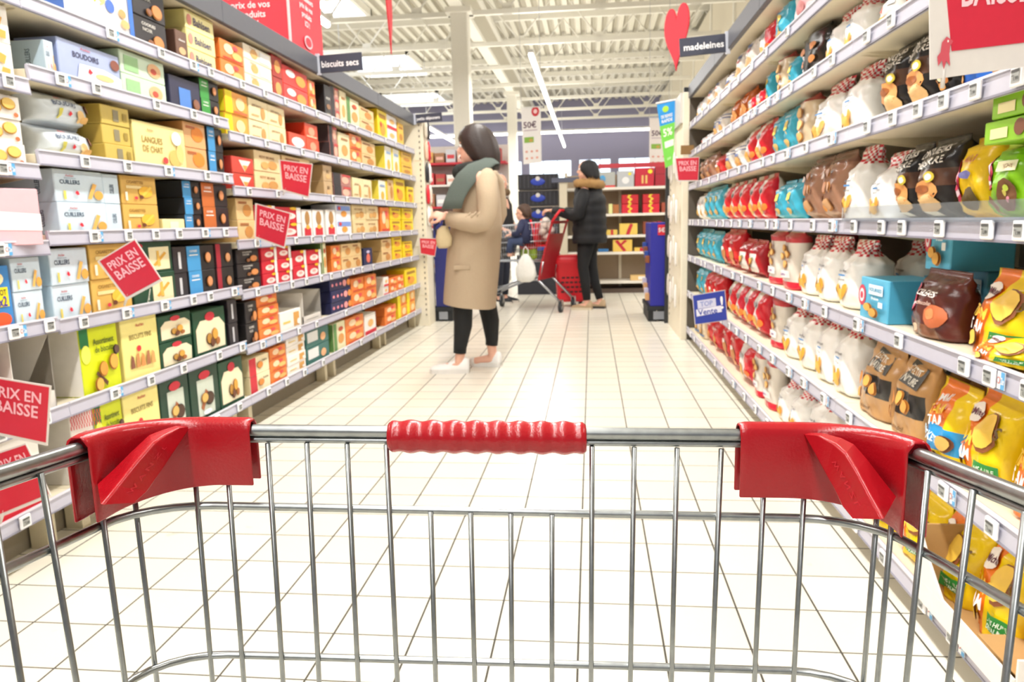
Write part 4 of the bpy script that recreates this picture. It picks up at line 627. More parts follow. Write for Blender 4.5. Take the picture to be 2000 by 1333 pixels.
# hearts
def heart(loc,w,h,rz,label):
    pts=[]
    for i in range(40):
        t=2*math.pi*i/40; x=16*math.sin(t)**3; z=13*math.cos(t)-5*math.cos(2*t)-2*math.cos(3*t)-math.cos(4*t); pts.append((x/34*w,(z+2)/29*h if z<0 else (z+2)/29*h))
    o=root('hanging_heart',loc,label,'decoration','red hanging hearts',rz); m=MB(); m.prism(pts,lambda u,v,t:(u,t-.006,v),mat('CC1F33',.55,var=.12,scale=200),.012); m.build('heart_panel',o)
    m=MB(); m.tube([(0,0,h*.35),(0,0,6.3-loc[2])],.0015,mat('C8C8C8',.4),4); m.build('hanging_thread',o)
heart((.76,7,2.58),.42,.55,math.radians(-64),'large red felt heart hanging left of the madeleines sign'); heart((-1.83,7,2.9),.5,.66,math.radians(99),'red heart seen edge-on hanging over the left shelves')
# banners
def banner(pts,y,dec,label,cols,th=.002,name='banner',rod=True):
    q=[Vector((a,0,b)) for a,b in pts]; c=sum(q,Vector())/4; q=[p-c for p in q]; o=root(name,(c.x,y,c.z),label,'banner')
    def P(u,v,off): p=(q[3]*(1-u)+q[2]*u)*(1-v)+(q[0]*(1-u)+q[1]*u)*v; return (p.x,-off,p.z)
    m=MB()
    for v0,v1,cc in cols: m.prism([(0,v0),(1,v0),(1,v1),(0,v1)],lambda u,v,t:(P(u,v,0)[0],t,P(u,v,0)[2]),mat(cc,.5),th)
    decals(m,lambda u,v,o_:P(u,v,o_+.0004),dec,(q[1]-q[0]).length,(q[0]-q[3]).length,.0005); m.build('printed_sheet',o)
    if rod: m=MB(); m.tube([q[0]+Vector((-.01,0,.01)),q[1]+Vector((.04,0,.01))],.008,mat('E8E8E8',.4),6); m.build('hanging_rod',o)
    if y>10:
        for e in (q[0],q[1]): m=MB(); m.tube([e,(e.x,0,6.35-c.z)],.003,CHR,4); m.build('hanging_wire',o)
banner([(.559,1.955),(.712,1.985),(.705,1.46),(.635,1.425)],6.6,[('e',.45,.9,.18,.05,'A8D838'),('t','DE REMISE',.5,.79,.05,WH,.7),('t','RAPIDE',.5,.72,.05,WH,.7),('t','5%',.5,.54,.12,WH,.7),('r',.2,.30,.95,.40,'E8F4E4'),('r',.3,.1,.7,.14,'A8E090')],'blue and green hanging banner reading 5% beside the black post',[(0,.66,'74CC4C'),(.66,1,'2090D8')])
poster=[('e',.72,.93,.2,.09,'D0303C'),('e',.72,.93,.1,.04,'F4D0D0'),('t','50€',.42,.70,.11,'5A3450',.7),('r',.1,.59,.8,.61,'C8B8C0'),('r',.1,.38,.6,.48,'8CB848'),('e',.45,.42,.1,.03,'C8A050')]+[('e',.2+.28*i,.1+.12*j,.07,.02,'E0A090') for i in range(3) for j in range(2)]
banner([(-1.09,2.76),(-.78,2.77),(-.78,1.92),(-1.07,1.90)],12,poster,'white hanging poster reading 50 euros in the middle of the back',[(0,1,'F0ECEA')])
banner([(.98,2.66),(1.30,2.66),(1.30,1.85),(.98,1.86)],13,poster,'white hanging poster partly behind the blue and green banner',[(0,1,'ECE4E0')])
m=MB(); m.box(.70,6.05,1.49,.80,6.06,1.56,mat('8C6A3C',.6)); o=m.build('shelf_label'); tag(o,'small brown label above the red card on the right','label')
# display stands on pallets
for (x0,x1,y0,y1,h,lab) in ((.57,.765,7.3,8.0,.96,'dark blue display stand on a black pallet at right'),(-1.60,-1.44,7.45,8.1,1.05,'dark blue display stand on a black pallet at left')):
    o=root('display_stand',((x0+x1)/2,(y0+y1)/2,0),lab,'display stand',None); w=(x1-x0)/2; d=(y1-y0)/2; m=MB()
    m.box(-w,-d,.15,w,d,h,mat('23259A' if x0>0 else '20266C',.5),.004); m.build('display_body',o)
    m=MB(); m.box(-w-.03,-d-.01,.11,w+.02,d+.01,.15,mat('1C2026',.6))
    for a in (-w,w-.05): m.box(a-.02,-d,0,a+.06,d,.11,mat('14181C',.6))
    m.build('pallet',o)
    m=MB(); m.box(-w+.03,-d-.006,.02,w-.04,-d-.002,.1,mat('8C9098',.5)); m.build('pallet_label',o)
    if x0>0: m=MB(); m.box(-.03,-d-.006,h-.12,.04,-d-.001,h-.02,mat('D8283A',.5)); decals(m,lambda u,v,o_:(-.03+.07*u,-d-.0065-o_,h-.12+.1*v),[('t','5€',.5,.5,.4,WH)],.07,.1,.0005); m.build('red_price_label',o)
    for k in range(8):
        m=MB(); m.box(-.02,-.05,0,.02,.05,.07,mat(['D0A070','8C5030','C8C4D8','3050A0'][k%4],.4),.004); p=m.build('side_pack'); p.location=((x0-.022) if x0>0 else x1+.022,y0+.12+.13*(k//2%4),.2+.35*(k%2)+.02*k)
        tag(p,'small boxed item hung on the side of the dark blue stand at %s'%('right' if x0>0 else 'left'),'pack','items on the %s blue stand'%('right' if x0>0 else 'left'))
# ---------------------------------------------------------------- rear shelving across the end of the aisle
o=root('rear_shelving',(.50,10.2,0),'white rear shelving unit facing down the aisle with gift boxes','shelving')
m=MB(); m.box(-.85,.44,0,1.3,.46,1.62,mat('A5937C',.7)); m.build('back_panel',o)
for q in (-.85,-.10,.55,1.28): m=MB(); m.box(q-.02,.4,0,q+.02,.44,1.66,mat('D8CEB8',.6)); m.build('upright',o)
RS=[.166,.563,.791,1.078,1.43]
for z in RS: m=MB(); m.box(-.85,0,z-.035,1.3,.42,z,mat('EEE9DE',.45),.003); m.build('shelf',o)
m=MB(); m.box(-.85,.02,0,1.3,.4,.06,mat('5A4A40',.7)); m.build('plinth',o)
m=MB(); m.box(-.4,.3,1.70,1.2,.33,1.76,mat('C8404C',.5)); m.build('red_header_strip',o)
def rbox(x,z,w,h,c,look,dec=[],y=10.22,d=.2):
    m=MB(); m.box(-w/2,0,0,w/2,d,h,mat(c,.45),.003); decals(m,lambda u,v,o_:(-w/2+u*w,-o_,v*h),dec,w,h,.001)
    p=m.build('gift_box'); p.location=(x,y,z+.001); tag(p,look,'box','gift boxes on the rear shelving')
S5=RS[4]; rbox(.18,S5,.28,.20,'B4B8B4','grey boxed item with blue bow on the rear top shelf',[('e',.4,.55,.15,.25,'50A8E0'),('r',0,0,1,.12,'E04040')]); rbox(.46,S5,.22,.21,'C0C4C8','silver gift box on the rear top shelf',[('e',.5,.4,.22,.22,'F0F0F0'),('e',.75,.8,.1,.1,'F0E040')])
rbox(.71,S5,.25,.24,'C8283C','red gift box with golden trim on the rear top shelf',[('p',[(.35,.15),(.45,.15),(.45,.6),(.35,.6)],'E8C070'),('p',[(.55,.15),(.65,.15),(.65,.6),(.55,.6)],'E8C070'),('e',.8,.8,.12,.12,'F0E030')]); rbox(.98,S5,.26,.25,'A82434','dark red hinged gift box on the rear top shelf',[('r',0,.6,1,.63,'7C1828')])
for i,x in enumerate((.52,.80)):
    for j in range(2): rbox(x,RS[3]+j*.125,.22,.12,'C4202C' if j else 'DA2438',['lower','upper'][j]+' red box with yellow zigzag, %s stack on the rear shelving'%['left','right'][i],[('p',[(.42,0),(.62,0),(.5,.25),(.66,.5),(.46,.75),(.6,1),(.4,1),(.32,.7),(.5,.5),(.36,.25)],'F0D040')])
rbox(.33,RS[3],.08,.12,'B4703C','small brown box left of the red zigzag boxes'); rbox(1.0,RS[3],.12,.13,'A85038','brown box right of the red zigzag boxes'); rbox(.26,RS[3],.05,.13,'E8E8A0','small pale green bottle box on the rear shelving')
for k in range(3): rbox(1.15+.02*k,RS[3]+.035*k,.2,.033,['9C1C24','E0B878','A82430'][k],'flat red and gold box, %s of the pile at right of rear shelving'%['bottom','middle','top'][k])
rbox(.24,RS[2],.22,.07,'E8C860','low yellow box with red ribbon, rear third shelf',[('r',.6,0,.75,1,'C82838')]); rbox(.50,RS[2],.24,.15,'ECCB60','yellow box with red chevron on the rear middle shelf',[('p',[(.35,0),(.55,0),(.75,.9),(.6,1),(.45,.5)],'C82838')])
for k in range(4): rbox(.72+.065*k,RS[2],.05,.17,['8C4830','7C3C28','9C5038','B82030'][k],'narrow brown upright box, %s from left on the rear shelving'%['first','second','third','fourth'][k])
rbox(.42,RS[1],.26,.16,'EAC45C','yellow box with red cross ribbon on the rear second shelf',[('p',[(.1,.9),(.25,1),(.7,.1),(.55,0)],'C02434'),('p',[(.6,1),(.75,.9),(.35,.4),(.3,.5)],'C02434')]); rbox(.70,RS[1],.24,.05,'EAC45C','flat yellow box lying askew on the rear second shelf',[('r',.3,0,.5,1,'C02434')]); rbox(.16,RS[1],.14,.04,'3C7CB8','flat blue box on the rear second shelf'); rbox(.9,RS[1],.1,.08,'E8DCC0','cream box at right on the rear second shelf')
rbox(.66,RS[0],.26,.07,'E4C080','tan flat box with white label on the rear lowest shelf',[('r',.4,.2,.8,.8,'F4F0E4')]); rbox(.88,RS[0],.08,.22,'D8B070','tan upright box on the rear lowest shelf'); rbox(-.05,RS[0],.16,.12,'E0B878','tan box behind the person in black jacket')
# crates, posts and racks in the back
o=root('post',(-.37,10.0,0),'beige perforated post left of the rear shelving','post'); m=MB(); m.box(-.05,-.03,0,.05,.03,1.52,mat('D8CFB8',.6)); m.build('post_body',o); m=MB(); m.box(-.15,-.05,1.5,.25,.03,1.56,mat('5A5E70',.5)); m.build('scanner_bracket',o)
for k in range(5):
    o=root('plastic_crate',(-.72,10.4,.55+k*.22),'black plastic crate with blue label, %s of the stack at the back'%['lowest','second','third','fourth','topmost'][k],'crate','stacked black crates at the back')
    m=MB(); cm=mat('26262C',.5)
    m.box(-.27,-.2,0,.27,-.185,.2,cm); m.box(-.27,.185,0,.27,.2,.2,cm); m.box(-.27,-.185,0,-.255,.185,.2,cm); m.box(.255,-.185,0,.27,.185,.2,cm); m.box(-.255,-.185,0,.255,.185,.012,cm)
    for q in range(9): m.box(-.25+.058*q,-.207,.02,-.235+.058*q,-.2,.18,mat('3A3A42',.5))
    m.build('crate_body',o); m=MB(); m.ell((0,-.21,.1),.1,.006,.05,mat('2C44B0',.4)); m.ell((0,-.216,.14),.03,.004,.03,mat('D8D4D0',.5)); m.build('blue_label',o)
m=MB(); m.box(-1.02,10.15,0,-.42,10.65,.54,mat('30323A',.6)); o=m.build('crate_plinth'); tag(o,'dark plinth under the stack of black crates','plinth')
o=root('far_rack',(-2.3,12.5,0),'tall white rack with red edged shelves seen past the left end panel','shelving')
m=MB(); m.box(-.9,.3,0,.9,.35,2.3,mat('D8D2CC',.6)); m.build('back_panel',o)
FC=['D04048','F0ECE8','D8A860','C8C8D0','E8D8C0','B84040','F4F0F0','A07050','E0B0A0']
for r in range(6):
    z=.2+.36*r; m=MB(); m.box(-.9,-.1,z-.03,.9,.3,z,mat('C83040' if r%2 else 'E8E4E0',.5)); m.build('shelf',o)
    for q in range(9):
        m=MB(); h=.16+.05*((q*7+r*3)%4)/3; m.box(-.08,0,0,.08,.2,h,mat(FC[(q*5+r*2)%9],.5),.004); m.box(-.06,-.002,h*.3,.06,0,h*.6,mat(FC[(q+r)%9],.5)); p=m.build('packet'); p.location=(-2.3-.78+.19*q,12.42,z+.001)
        tag(p,'coloured packet on the far rack past the left end panel','packet','packets on the far rack')
m=MB(); m.box(-2.2,7.2,0,-1.70,7.9,.9,BEIGE); m.box(-1.9,7.18,0,-1.606,7.43,2.0,BEIGE,.003); m.box(-2.2,7.2,.9,-1.75,7.9,2.0,BEIGE); o=m.build('end_gondola'); tag(o,'beige end gondola behind the left end panel','shelving')
for k in range(10):
    m=MB(); c=['F2F0EC','F0C8B0','D8283A','E8E0D0','2A2C34'][k%5]; m.loft([[(.016*math.cos(t)*s_,.045*math.sin(t)*s_,h_) for t in [i*math.pi/4 for i in range(8)]] for h_,s_ in ((0,.5),(.03,1),(.14,1),(.19,.3))],mat(c,.3)); p=m.build('hanging_pack'); p.location=(-1.590,7.25+.11*(k%2),.98+.21*(k//2%5)); tag(p,'small pack hanging on the outer side of the beige end gondola','pack','packs hanging on the left end gondola')
# ---------------------------------------------------------------- the shopping trolley in front
CA=math.radians(3.9)
cart=root('shopping_trolley',(0,0,0),'chrome wire shopping trolley with red corner covers in the foreground','shopping trolley',rz=CA)
def tl_(s): return -.30-.07*(.52-s)
def tr_(s): return .235+.07*(.52-s)
def zt(t,s): return .8435-.022*t+.085*(.52-s)     # rim height
def loop(zf,r,name,rc=.055,s_end=-.30,mat_=GALV,n=9):
    pts=[]
    for s in [s_end+(.52-rc-s_end)*i/6 for i in range(7)]: pts.append((tl_(s),s))
    tlc=tl_(.52-rc); 
    for i in range(1,7): a=math.pi/2*i/6; pts.append((tlc+rc-rc*math.cos(a)+.0,.52-rc+rc*math.sin(a)))
    trc=tr_(.52-rc)
    for t in [tlc+rc+(trc-rc-tlc-rc)*i/8 for i in range(1,8)]: pts.append((t,.52))
    for i in range(0,7): a=math.pi/2*i/6; pts.append((trc-rc+rc*math.sin(a),.52-rc+rc*math.cos(a)))
    for s in [.52-rc-(.52-rc-s_end)*i/6 for i in range(1,7)]: pts.append((tr_(s),s))
    P3=[(t,s,zf(t,s)) for t,s in pts]; m=MB(); m.tube(P3,r,mat_,n); m.build(name,cart); return pts
rim=loop(lambda t,s:zt(t,s)+.004,.0047,'top_rim')
loop(lambda t,s:zt(t,s)-.0030,.0024,'lower_rim_rod')
loop(lambda t,s:.7865-.030*t+.105*(.52-s),.0031,'middle_rail')
loop(lambda t,s:.664-.030*t+.105*(.52-s),.0029,'lower_rail')
loop(lambda t,s:.50+.05*(.52-s),.0029,'basket_rail',rc=.05)
loop(lambda t,s:.40+.03*(.52-s),.0035,'bottom_rail',rc=.05)
ZB=.40
def wire(p,q):
    p=Vector(p);q=Vector(q); d=(q-p)/(p.z-q.z); e=p+d*(p.z-ZB); m=MB(); m.tube([p,q,e],.00195,GALV,7); m.build('upright_wire',cart)
for p,q in (((-.2034,.843),(-.2061,.648)),((-.1742,.843),(-.1777,.648)),((-.1444,.842),(-.147,.648)),((-.1155,.841),(-.1164,.648)),((-.0849,.789),(-.0867,.648)),((-.0552,.788),(-.0564,.648)),((-.0255,.787),(-.0278,.648)),((.0049,.786),(.0029,.648)),((.0347,.838),(.0328,.648)),((.0651,.837),(.0627,.648)),((.0959,.836),(.0939,.648)),((.1275,.835),(.1242,.648)),((.1591,.835),(.1563,.648)),((.1880,.83),(.1855,.648)),((-.2348,.843),(-.2371,.648)),((-.2600,.843),(-.2620,.648))):
    wire((p[0],.517,p[1]),(q[0],.517,q[1]))
sl=[(.4985,.5),(.4627,.4659),(.4147,.4228),(.3773,.3805)]+[(.333-.0425*i,.338-.0425*i) for i in range(14)]
for a,b in sl: wire((tl_(a)+.004,a,zt(-.3,a)-.002),(tl_(b)+.005,b,.67))
sr=[(.498,.503),(.4790,.4850),(.4451,.4523),(.4028,.4127),(.3625,.3675)]+[(.32-.0425*i,.326-.0425*i) for i in range(14)]
for a,b in sr: wire((tr_(a)-.004,a,zt(.24,a)-.002),(tr_(b)-.005,b,.67))
m=MB()
for k in range(15): s=-.28+k*.055; m.tube([(tl_(s)+.01,s,.40+.03*(.52-s)),(tr_(s)-.01,s,.40+.03*(.52-s))],.002,GALV,6)
for k in range(17): t=-.29+k*.032; m.tube([(t,-.30,.425),(t,.515,.40)],.002,GALV,6)
m.build('basket_floor',cart)
REDP=mat('9E0B18',.26,var=.05,bump=.08,scale=500)
m=MB(); N=64; rings=[]
for i in range(N+1):
    u=i/N; t=-.1135+(.0305+.1135)*u; z=.845-.022*t; rr=.0118+.0007*math.cos(u*2*math.pi*9.0)
    e=min(i,N-i); rr*=(.80 if e==0 else .95 if e==1 else 1)
    rings.append([(t,.52+rr*math.cos(a),z-.001+rr*1.0*math.sin(a)) for a in [2*math.pi*j/20 for j in range(20)]])
m.loft(rings,REDP); m.build('centre_grip',cart)
def bumper(sg):
    # path along the rim from the front to the side, saddle profile hung over it
    tt=tl_ if sg<0 else tr_; rc=.055; tc=tt(.52-rc); path=[]
    t0=-.2145 if sg<0 else .1400
    for i in range(8): path.append((t0+((tc-sg*rc)-t0)*i/8,.52,0,1))
    for i in range(11): a=math.pi/2*i/10; path.append((tc-sg*rc+sg*rc*math.sin(a),.52-rc+rc*math.cos(a),sg*math.sin(a),math.cos(a)))
    
    if sg<0: path.append((tt(.460),.460,sg,.0))
    e_=.4620 if sg>0 else .4530; path.append((tt(e_),e_,sg,0))
    m=MB(); rings=[]; n=len(path); W=.0085; th=.0022
    for i,(t,s,nx,ny) in enumerate(path):
        zc=zt(t,s)+.004; u=i/(n-1); f=max(0,(u-.30)/.7); low=.040+.011*(f*f*(3-2*f)) if sg<0 else .0445+.012*(f*f)
        top=.0095-(.0012 if i in(0,n-1) else 0)
        prof=[(-W,-low),(-W,top*.1),(-W*.80,top*.7),(-W*.35,top),(W*.35,top),(W*.80,top*.7),(W,top*.1),(W,-low),(W-th,-low),(W-th,0),(W*.3,top-th),(-W*.3,top-th),(-W+th,0),(-W+th,-low)]
        rings.append([(t+nx*a,s+ny*a,zc+b) for a,b in prof])
    m.loft(rings,REDP,cap=True,smooth=False)
    b=m.build('corner_cover',cart); md=b.modifiers.new('bevel','BEVEL'); md.width=.0011; md.segments=2; md.limit_method='ANGLE'; md.angle_limit=.6
    for p in b.data.polygons: p.use_smooth=True
    # raised diagonal rib on the inner face: (outer edge, inner edge) from the top down
    if sg<0: A_=[(-0.2628,0.5022,0.8599),(-0.2654,0.4872,0.8590),(-0.2661,0.4746,0.8577),(-0.2689,0.4551,0.8494),(-0.2711,0.4369,0.8411),(-0.2723,0.4206,0.8349)]; B_=[(-0.2585,0.5143,0.8571),(-0.2599,0.5022,0.8507),(-0.2607,0.4896,0.8448),(-0.2625,0.4731,0.8360),(-0.2636,0.4577,0.8290),(-0.2641,0.4432,0.8269)]
    else: A_=[(0.1909,0.4978,0.8500),(0.1957,0.4834,0.8489),(0.1979,0.4724,0.8461),(0.2003,0.4599,0.8378),(0.2028,0.4466,0.8274),(0.2055,0.4325,0.8171)]; B_=[(0.1837,0.5113,0.8468),(0.1869,0.4997,0.8373),(0.1901,0.4865,0.8268),(0.1922,0.4748,0.8192),(0.1933,0.4642,0.8120),(0.1948,0.4524,0.8088)]
    m=MB(); rows=[]
    for i,(p,q) in enumerate(zip(A_,B_)):
        p=Vector(p); q=Vector(q); f=i/5; mid=(p+q)/2; back=Vector((mid.x+.04*sg,-(-mid.y-.06),0))-Vector((mid.x,mid.y,0)); back.normalize(); dp=back*(.006+.036*f)
        tn=(q-p).normalized(); rows.append([p+dp,p,p+tn*.0022-back*.0016,q-tn*.0012-back*.0003,q,q+dp])
    m.loft(rows,REDP,cap=False,smooth=False,closed=False); m.add(rows[-1],[tuple(range(6))],REDP); m.add(rows[0],[tuple(range(6))[::-1]],REDP)
    rb=m.build('cover_rib',cart); md=rb.modifiers.new('bevel','BEVEL'); md.width=.0009; md.segments=3; md.limit_method='ANGLE'; md.angle_limit=.5
    m=MB(); em=mat('B81C2A',.3); vs,fs,ws=glyphs('W A N Z L'); out=[]
    for a,c in vs:
        f=.36+.50*(.5+a/ws*(1 if sg>0 else -1)); k=min(f*5,4.999); i=int(k); fr=k-i
        L3=lambda j: Vector(rows[i][j])+(Vector(rows[i+1][j])-Vector(rows[i][j]))*fr
        h_=.5+c*.24*(1 if sg>0 else -1); p=L3(2)*(1-h_)+L3(3)*h_; d_=Vector((-.03,0,.95))-p; d_.normalize(); out.append(p+d_*.0006)
    m.add(out,fs,em); m.build('embossed_lettering',cart)
bumper(-1); bumper(1)
# trolley handle, frame and castors (behind and below the camera's view)
m=MB(); m.tube([(-.355,-.30,.93),(-.355,-.40,1.0),(.30,-.40,1.0),(.30,-.30,.93)],.013,REDP,10); m.build('handle',cart)
m=MB()
for t in (-.27,.21): m.tube([(t,-.30,.93),(t,-.32,.42),(t,-.25,.20),(t*.75-.007,.50,.17)],.011,CHR,8)
m.tube([(-.27,-.28,.22),(.21,-.28,.22)],.011,CHR,8); m.tube([(-.21,.5,.17),(.15,.5,.17)],.011,CHR,8); m.build('chassis',cart)
def castor(par,x,y,z=.0,r=.055,zz=.17):
    m=MB(); m.tube([(x-.014,y,r),(x+.014,y,r)],r,mat('2A2C30',.5),18); m.tube([(x-.016,y,r),(x+.016,y,r)],r*.45,mat('8C8E92',.4),12); m.build('wheel',par)
    m=MB(); m.box(x-.024,y-.02,r,x-.018,y+.02,zz,CHR); m.box(x+.018,y-.02,r,x+.024,y+.02,zz,CHR); m.box(x-.024,y-.02,zz-.006,x+.024,y+.02,zz,CHR); m.build('castor_fork',par)
for x,y in ((-.19,.47),(.13,.47),(-.27,-.24),(.21,-.24)): castor(cart,x,y)
# ---------------------------------------------------------------- people
SKIN=mat('E8B49C',.5,name='skin'); 
def remeshed(mb,name,parent,vox=.007,smooth=3):
    o=mb.build('tmp'); m=o.modifiers.new('r','REMESH'); m.mode='VOXEL'; m.voxel_size=vox; s=o.modifiers.new('s','SMOOTH'); s.iterations=smooth; s.factor=.5
    bpy.context.view_layer.update(); me=bpy.data.meshes.new_from_object(o.evaluated_get(bpy.context.evaluated_depsgraph_get()))
    me.materials.clear(); me.materials.append(mb.m[0]); me.polygons.foreach_set('material_index',[0]*len(me.polygons)); me.polygons.foreach_set('use_smooth',[True]*len(me.polygons))
    bpy.data.objects.remove(o); n=bpy.data.objects.new(name,me); COL.objects.link(n); n.parent=parent; return n
def head(mb,c,s=1,yaw=0):
    c=Vector(c); ca,sa=math.cos(yaw),math.sin(yaw)
    def W(x,y,z): return c+Vector((x*ca-y*sa,x*sa+y*ca,z))*s
    def E_(x,y,z,a,b,d):
        rings=[]
        for i in range(11):
            t=math.pi*(i+.001)/10.002; rings.append([W(x+a*math.sin(t)*math.cos(q),y+b*math.sin(t)*math.sin(q),z-d*math.cos(t)) for q in [2*math.pi*j/14 for j in range(14)]])
        mb.loft(rings,SKIN)
    E_(0,0,.03,.094,.075,.085); E_(.022,0,-.035,.066,.056,.075); E_(.06,0,-.085,.026,.026,.02)
    mb.tube([W(.085,0,.015),W(.104,0,-.018),W(.094,0,-.03)],[.008*s,.013*s,.010*s],SKIN,8)
    E_(.082,0,-.055,.012,.024,.007); E_(.078,0,-.066,.013,.02,.007)
    for q in (-1,1): E_(-.005,q*.076,-.01,.016,.007,.03); E_(.078,q*.03,.035,.014,.022,.006)
def eyes(parent,c,s=1,yaw=0):
    c=Vector(c); m=MB()
    for q in (-1,1):
        for x,r,cc in ((.080,.012,'F2F0EC'),(.089,.0055,'3A2A20')): m.ell(c+Vector((x*math.cos(yaw)-q*.032*math.sin(yaw),x*math.sin(yaw)+q*.032*math.cos(yaw),.012))*s,r*s,r*s,r*s,mat(cc,.3),10,8)
    m.build('eyes',parent); m=MB(); m.ell(c+Vector((.092*math.cos(yaw),.092*math.sin(yaw),-.060))*s,.006*s,.021*s,.006*s,mat('B8605C',.5),10,6); m.build('lips',parent)
def hand(mb,w,d,nrm,s=1,curl=.9,side=1):
    """w wrist, d direction of the palm, nrm back of the hand"""
    w=Vector(w); d=Vector(d).normalized(); nrm=Vector(nrm).normalized(); l=d.cross(nrm).normalized()*side; nrm=l.cross(d).normalized()*side
    rings=[]
    for t,a,b in ((-.02,.024,.018),(.01,.027,.017),(.045,.037,.014),(.082,.038,.012),(.09,.03,.008)): rings.append([w+d*t*s+l*a*s*math.cos(q)+nrm*b*s*math.sin(q) for q in [2*math.pi*j/12 for j in range(12)]])
    mb.loft(rings,SKIN)
    for k,(off,ln) in enumerate(((-.028,.070),(-.010,.080),(.009,.075),(.026,.058))):
        p=w+d*.082*s+l*off*s; pts=[p-d*.015*s]; ang=.15; dirv=d
        for seg in (.42,.33,.25): pts.append(p); ang+=curl*(.55 if seg<.4 else .45); p=p+(d*math.cos(ang)-nrm*math.sin(ang))*ln*seg*s*1.05
        pts.append(p); mb.tube(pts,[.0088*s,.0088*s,.0082*s,.0076*s,.006*s],SKIN,8)
    a=w+d*.025*s-l*.026*s; b=a+(d*.6-l*.8-nrm*.25)*.034*s; c=b+(d*.9-l*.15-nrm*.5)*.030*s; e=c+(d*.9+l*.2-nrm*.5)*.024*s
    mb.tube([a+l*.012*s,a,b,c,e],[.012*s,.013*s,.0105*s,.0095*s,.007*s],SKIN,8)
def rings_z(rows,n=28,p=2.3,fold=0,ph=0):
    """rows: (z_front,z_back,x_front,x_back,half_y,y_centre)"""
    out=[]
    for zf,zb,xf,xb,hy,yc in rows:
        r=[]
        for j in range(n):
            a=2*math.pi*j/n; c,s=math.cos(a),math.sin(a); cx=(xf+xb)/2; hx=(xf-xb)/2; k=1+fold*math.sin(a*7+ph+zf*6)
            r.append((cx+hx*k*math.copysign(abs(c)**(2/p),c),yc+hy*k*math.copysign(abs(s)**(2/p),s),zf*(1+c)/2+zb*(1-c)/2))
        out.append(r)
    return out
def shoe(parent,heel,toe,width,cu,cs,sole=.025,lace=None,name='shoe',lift=0):
    h=Vector(heel); t=Vector(toe); d=(t-h); L=d.length; d.normalize(); l=Vector((-d.y,d.x,0)).normalized(); m=MB(); prof=[(0,.55,.045,.072),(.06,.72,.05,.085),(.22,.78,.05,.085),(.38,.8,.045,.068),(.55,.95,.035,.048),(.75,1,.03,.038),(.92,.8,.024,.028),(1,.35,.014,.014)]
    rs=[]
    for f,w_,_,hh in prof:
        p=h+d*f*L; r=[]
        for j in range(14):
            a=2*math.pi*j/14; y=math.sin(a); r.append(p+l*width*w_*math.cos(a)*(1 if y<.3 else 1-.45*(y-.3))+Vector((0,0,sole*.6+(hh*max(y,0) if y>0 else sole*.4*y)+.004)))
        rs.append(r)
    m.loft(rs,cu); o=m.build(name,parent)
    m=MB(); out=[]
    for f,w_,_,hh in prof: out.append((f,w_))
    pl=[(h+d*f*L+l*width*w_*1.06) for f,w_ in out]+[(h+d*f*L-l*width*w_*1.06) for f,w_ in out[::-1]]
    n=len(pl); m.add([p+Vector((0,0,0)) for p in pl]+[p+Vector((0,0,sole)) for p in pl],[tuple(range(n))[::-1],tuple(range(n,2*n))]+[(i,(i+1)%n,n+(i+1)%n,n+i) for i in range(n)],cs); m.build('sole',o)
    if lace:
        m=MB()
        for f in (.36,.44,.52): p=h+d*f*L; zz=.075-.09*(f-.3); m.tube([p+l*width*.5+Vector((0,0,zz)),p+Vector((0,0,zz+.012)),p-l*width*.5+Vector((0,0,zz))],.0035,lace,5)
        m.build('laces',o)
    return o
# --- woman in the long beige coat
P1=root('person',(-.78,4.95,0),'person in long beige coat and grey scarf standing in the aisle facing the left shelves','person',rz=math.pi)
mb=MB(); HC=(-.012,0,1.488)
head(mb,HC); mb.tube([(-.03,0,1.44),(-.04,0,1.34),(-.03,0,1.24)],[.05,.055,.085],SKIN,14)
mb.tube([(-.03,0,1.30),(-.03,0,1.2),(-.02,0,1.02),(-.02,0,.90),(-.01,0,.80)],[.10,.135,.115,.145,.12],SKIN,18)
for s_,hx,kn,an in ((1,0,(.075,.115,.47),(.112,.12,.09)),(-1,0,(-.05,-.105,.47),(-.082,-.11,.11))):
    mb.tube([(0,s_*.08,.86),(.02*s_,s_*.10,.66),kn,(kn[0]-.01,kn[1],.33),an],[.085,.060,.044,.042,.032],SKIN,14)
    mb.tube([an,(an[0]+.01,an[1],.05),(an[0]+.13,an[1],.035)],[.034,.035,.025],SKIN,10)
    mb.tube([(-.05,s_*.12,1.32),(-.09,s_*.185,1.28),(-.125,s_*.225,1.02)],[.06,.052,.042],SKIN,12); mb.tube([(-.125,s_*.225,1.02),(.03,s_*.215,1.02),(.15,s_*.19,1.04)],[.042,.036,.027],SKIN,12)
    hand(mb,(.15,s_*.19,1.04),(1,-s_*.15,.25),(0,s_*.6,.8),1.0,1.15,side=s_)
remeshed(mb,'body',P1,.0065); eyes(P1,HC)
COAT=mat('B5A288',.85,var=.08,bump=.4,scale=160); m=MB()
rows=[(.475,.425,.225,-.125,.235,0),(.52,.47,.222,-.13,.232,0),(.62,.60,.21,-.145,.225,0),(.78,.76,.19,-.165,.215,0),(.92,.92,.168,-.182,.205,0),(1.02,1.02,.150,-.186,.195,0),(1.12,1.12,.128,-.182,.19,0),(1.22,1.22,.098,-.172,.195,0),(1.29,1.29,.065,-.158,.185,0),(1.34,1.345,.035,-.13,.14,0),(1.375,1.385,.02,-.11,.085,0)]
m.loft(rings_z(rows,36,2.2,.012),COAT,cap=False)
inner=rings_z([(r[0],r[1],r[2]-.008,r[3]+.008,r[4]-.008,0) for r in rows[:3]],36,2.2,.012); m.loft(inner,mat('A89070',.9),cap=False)
coat=m.build('coat',P1)
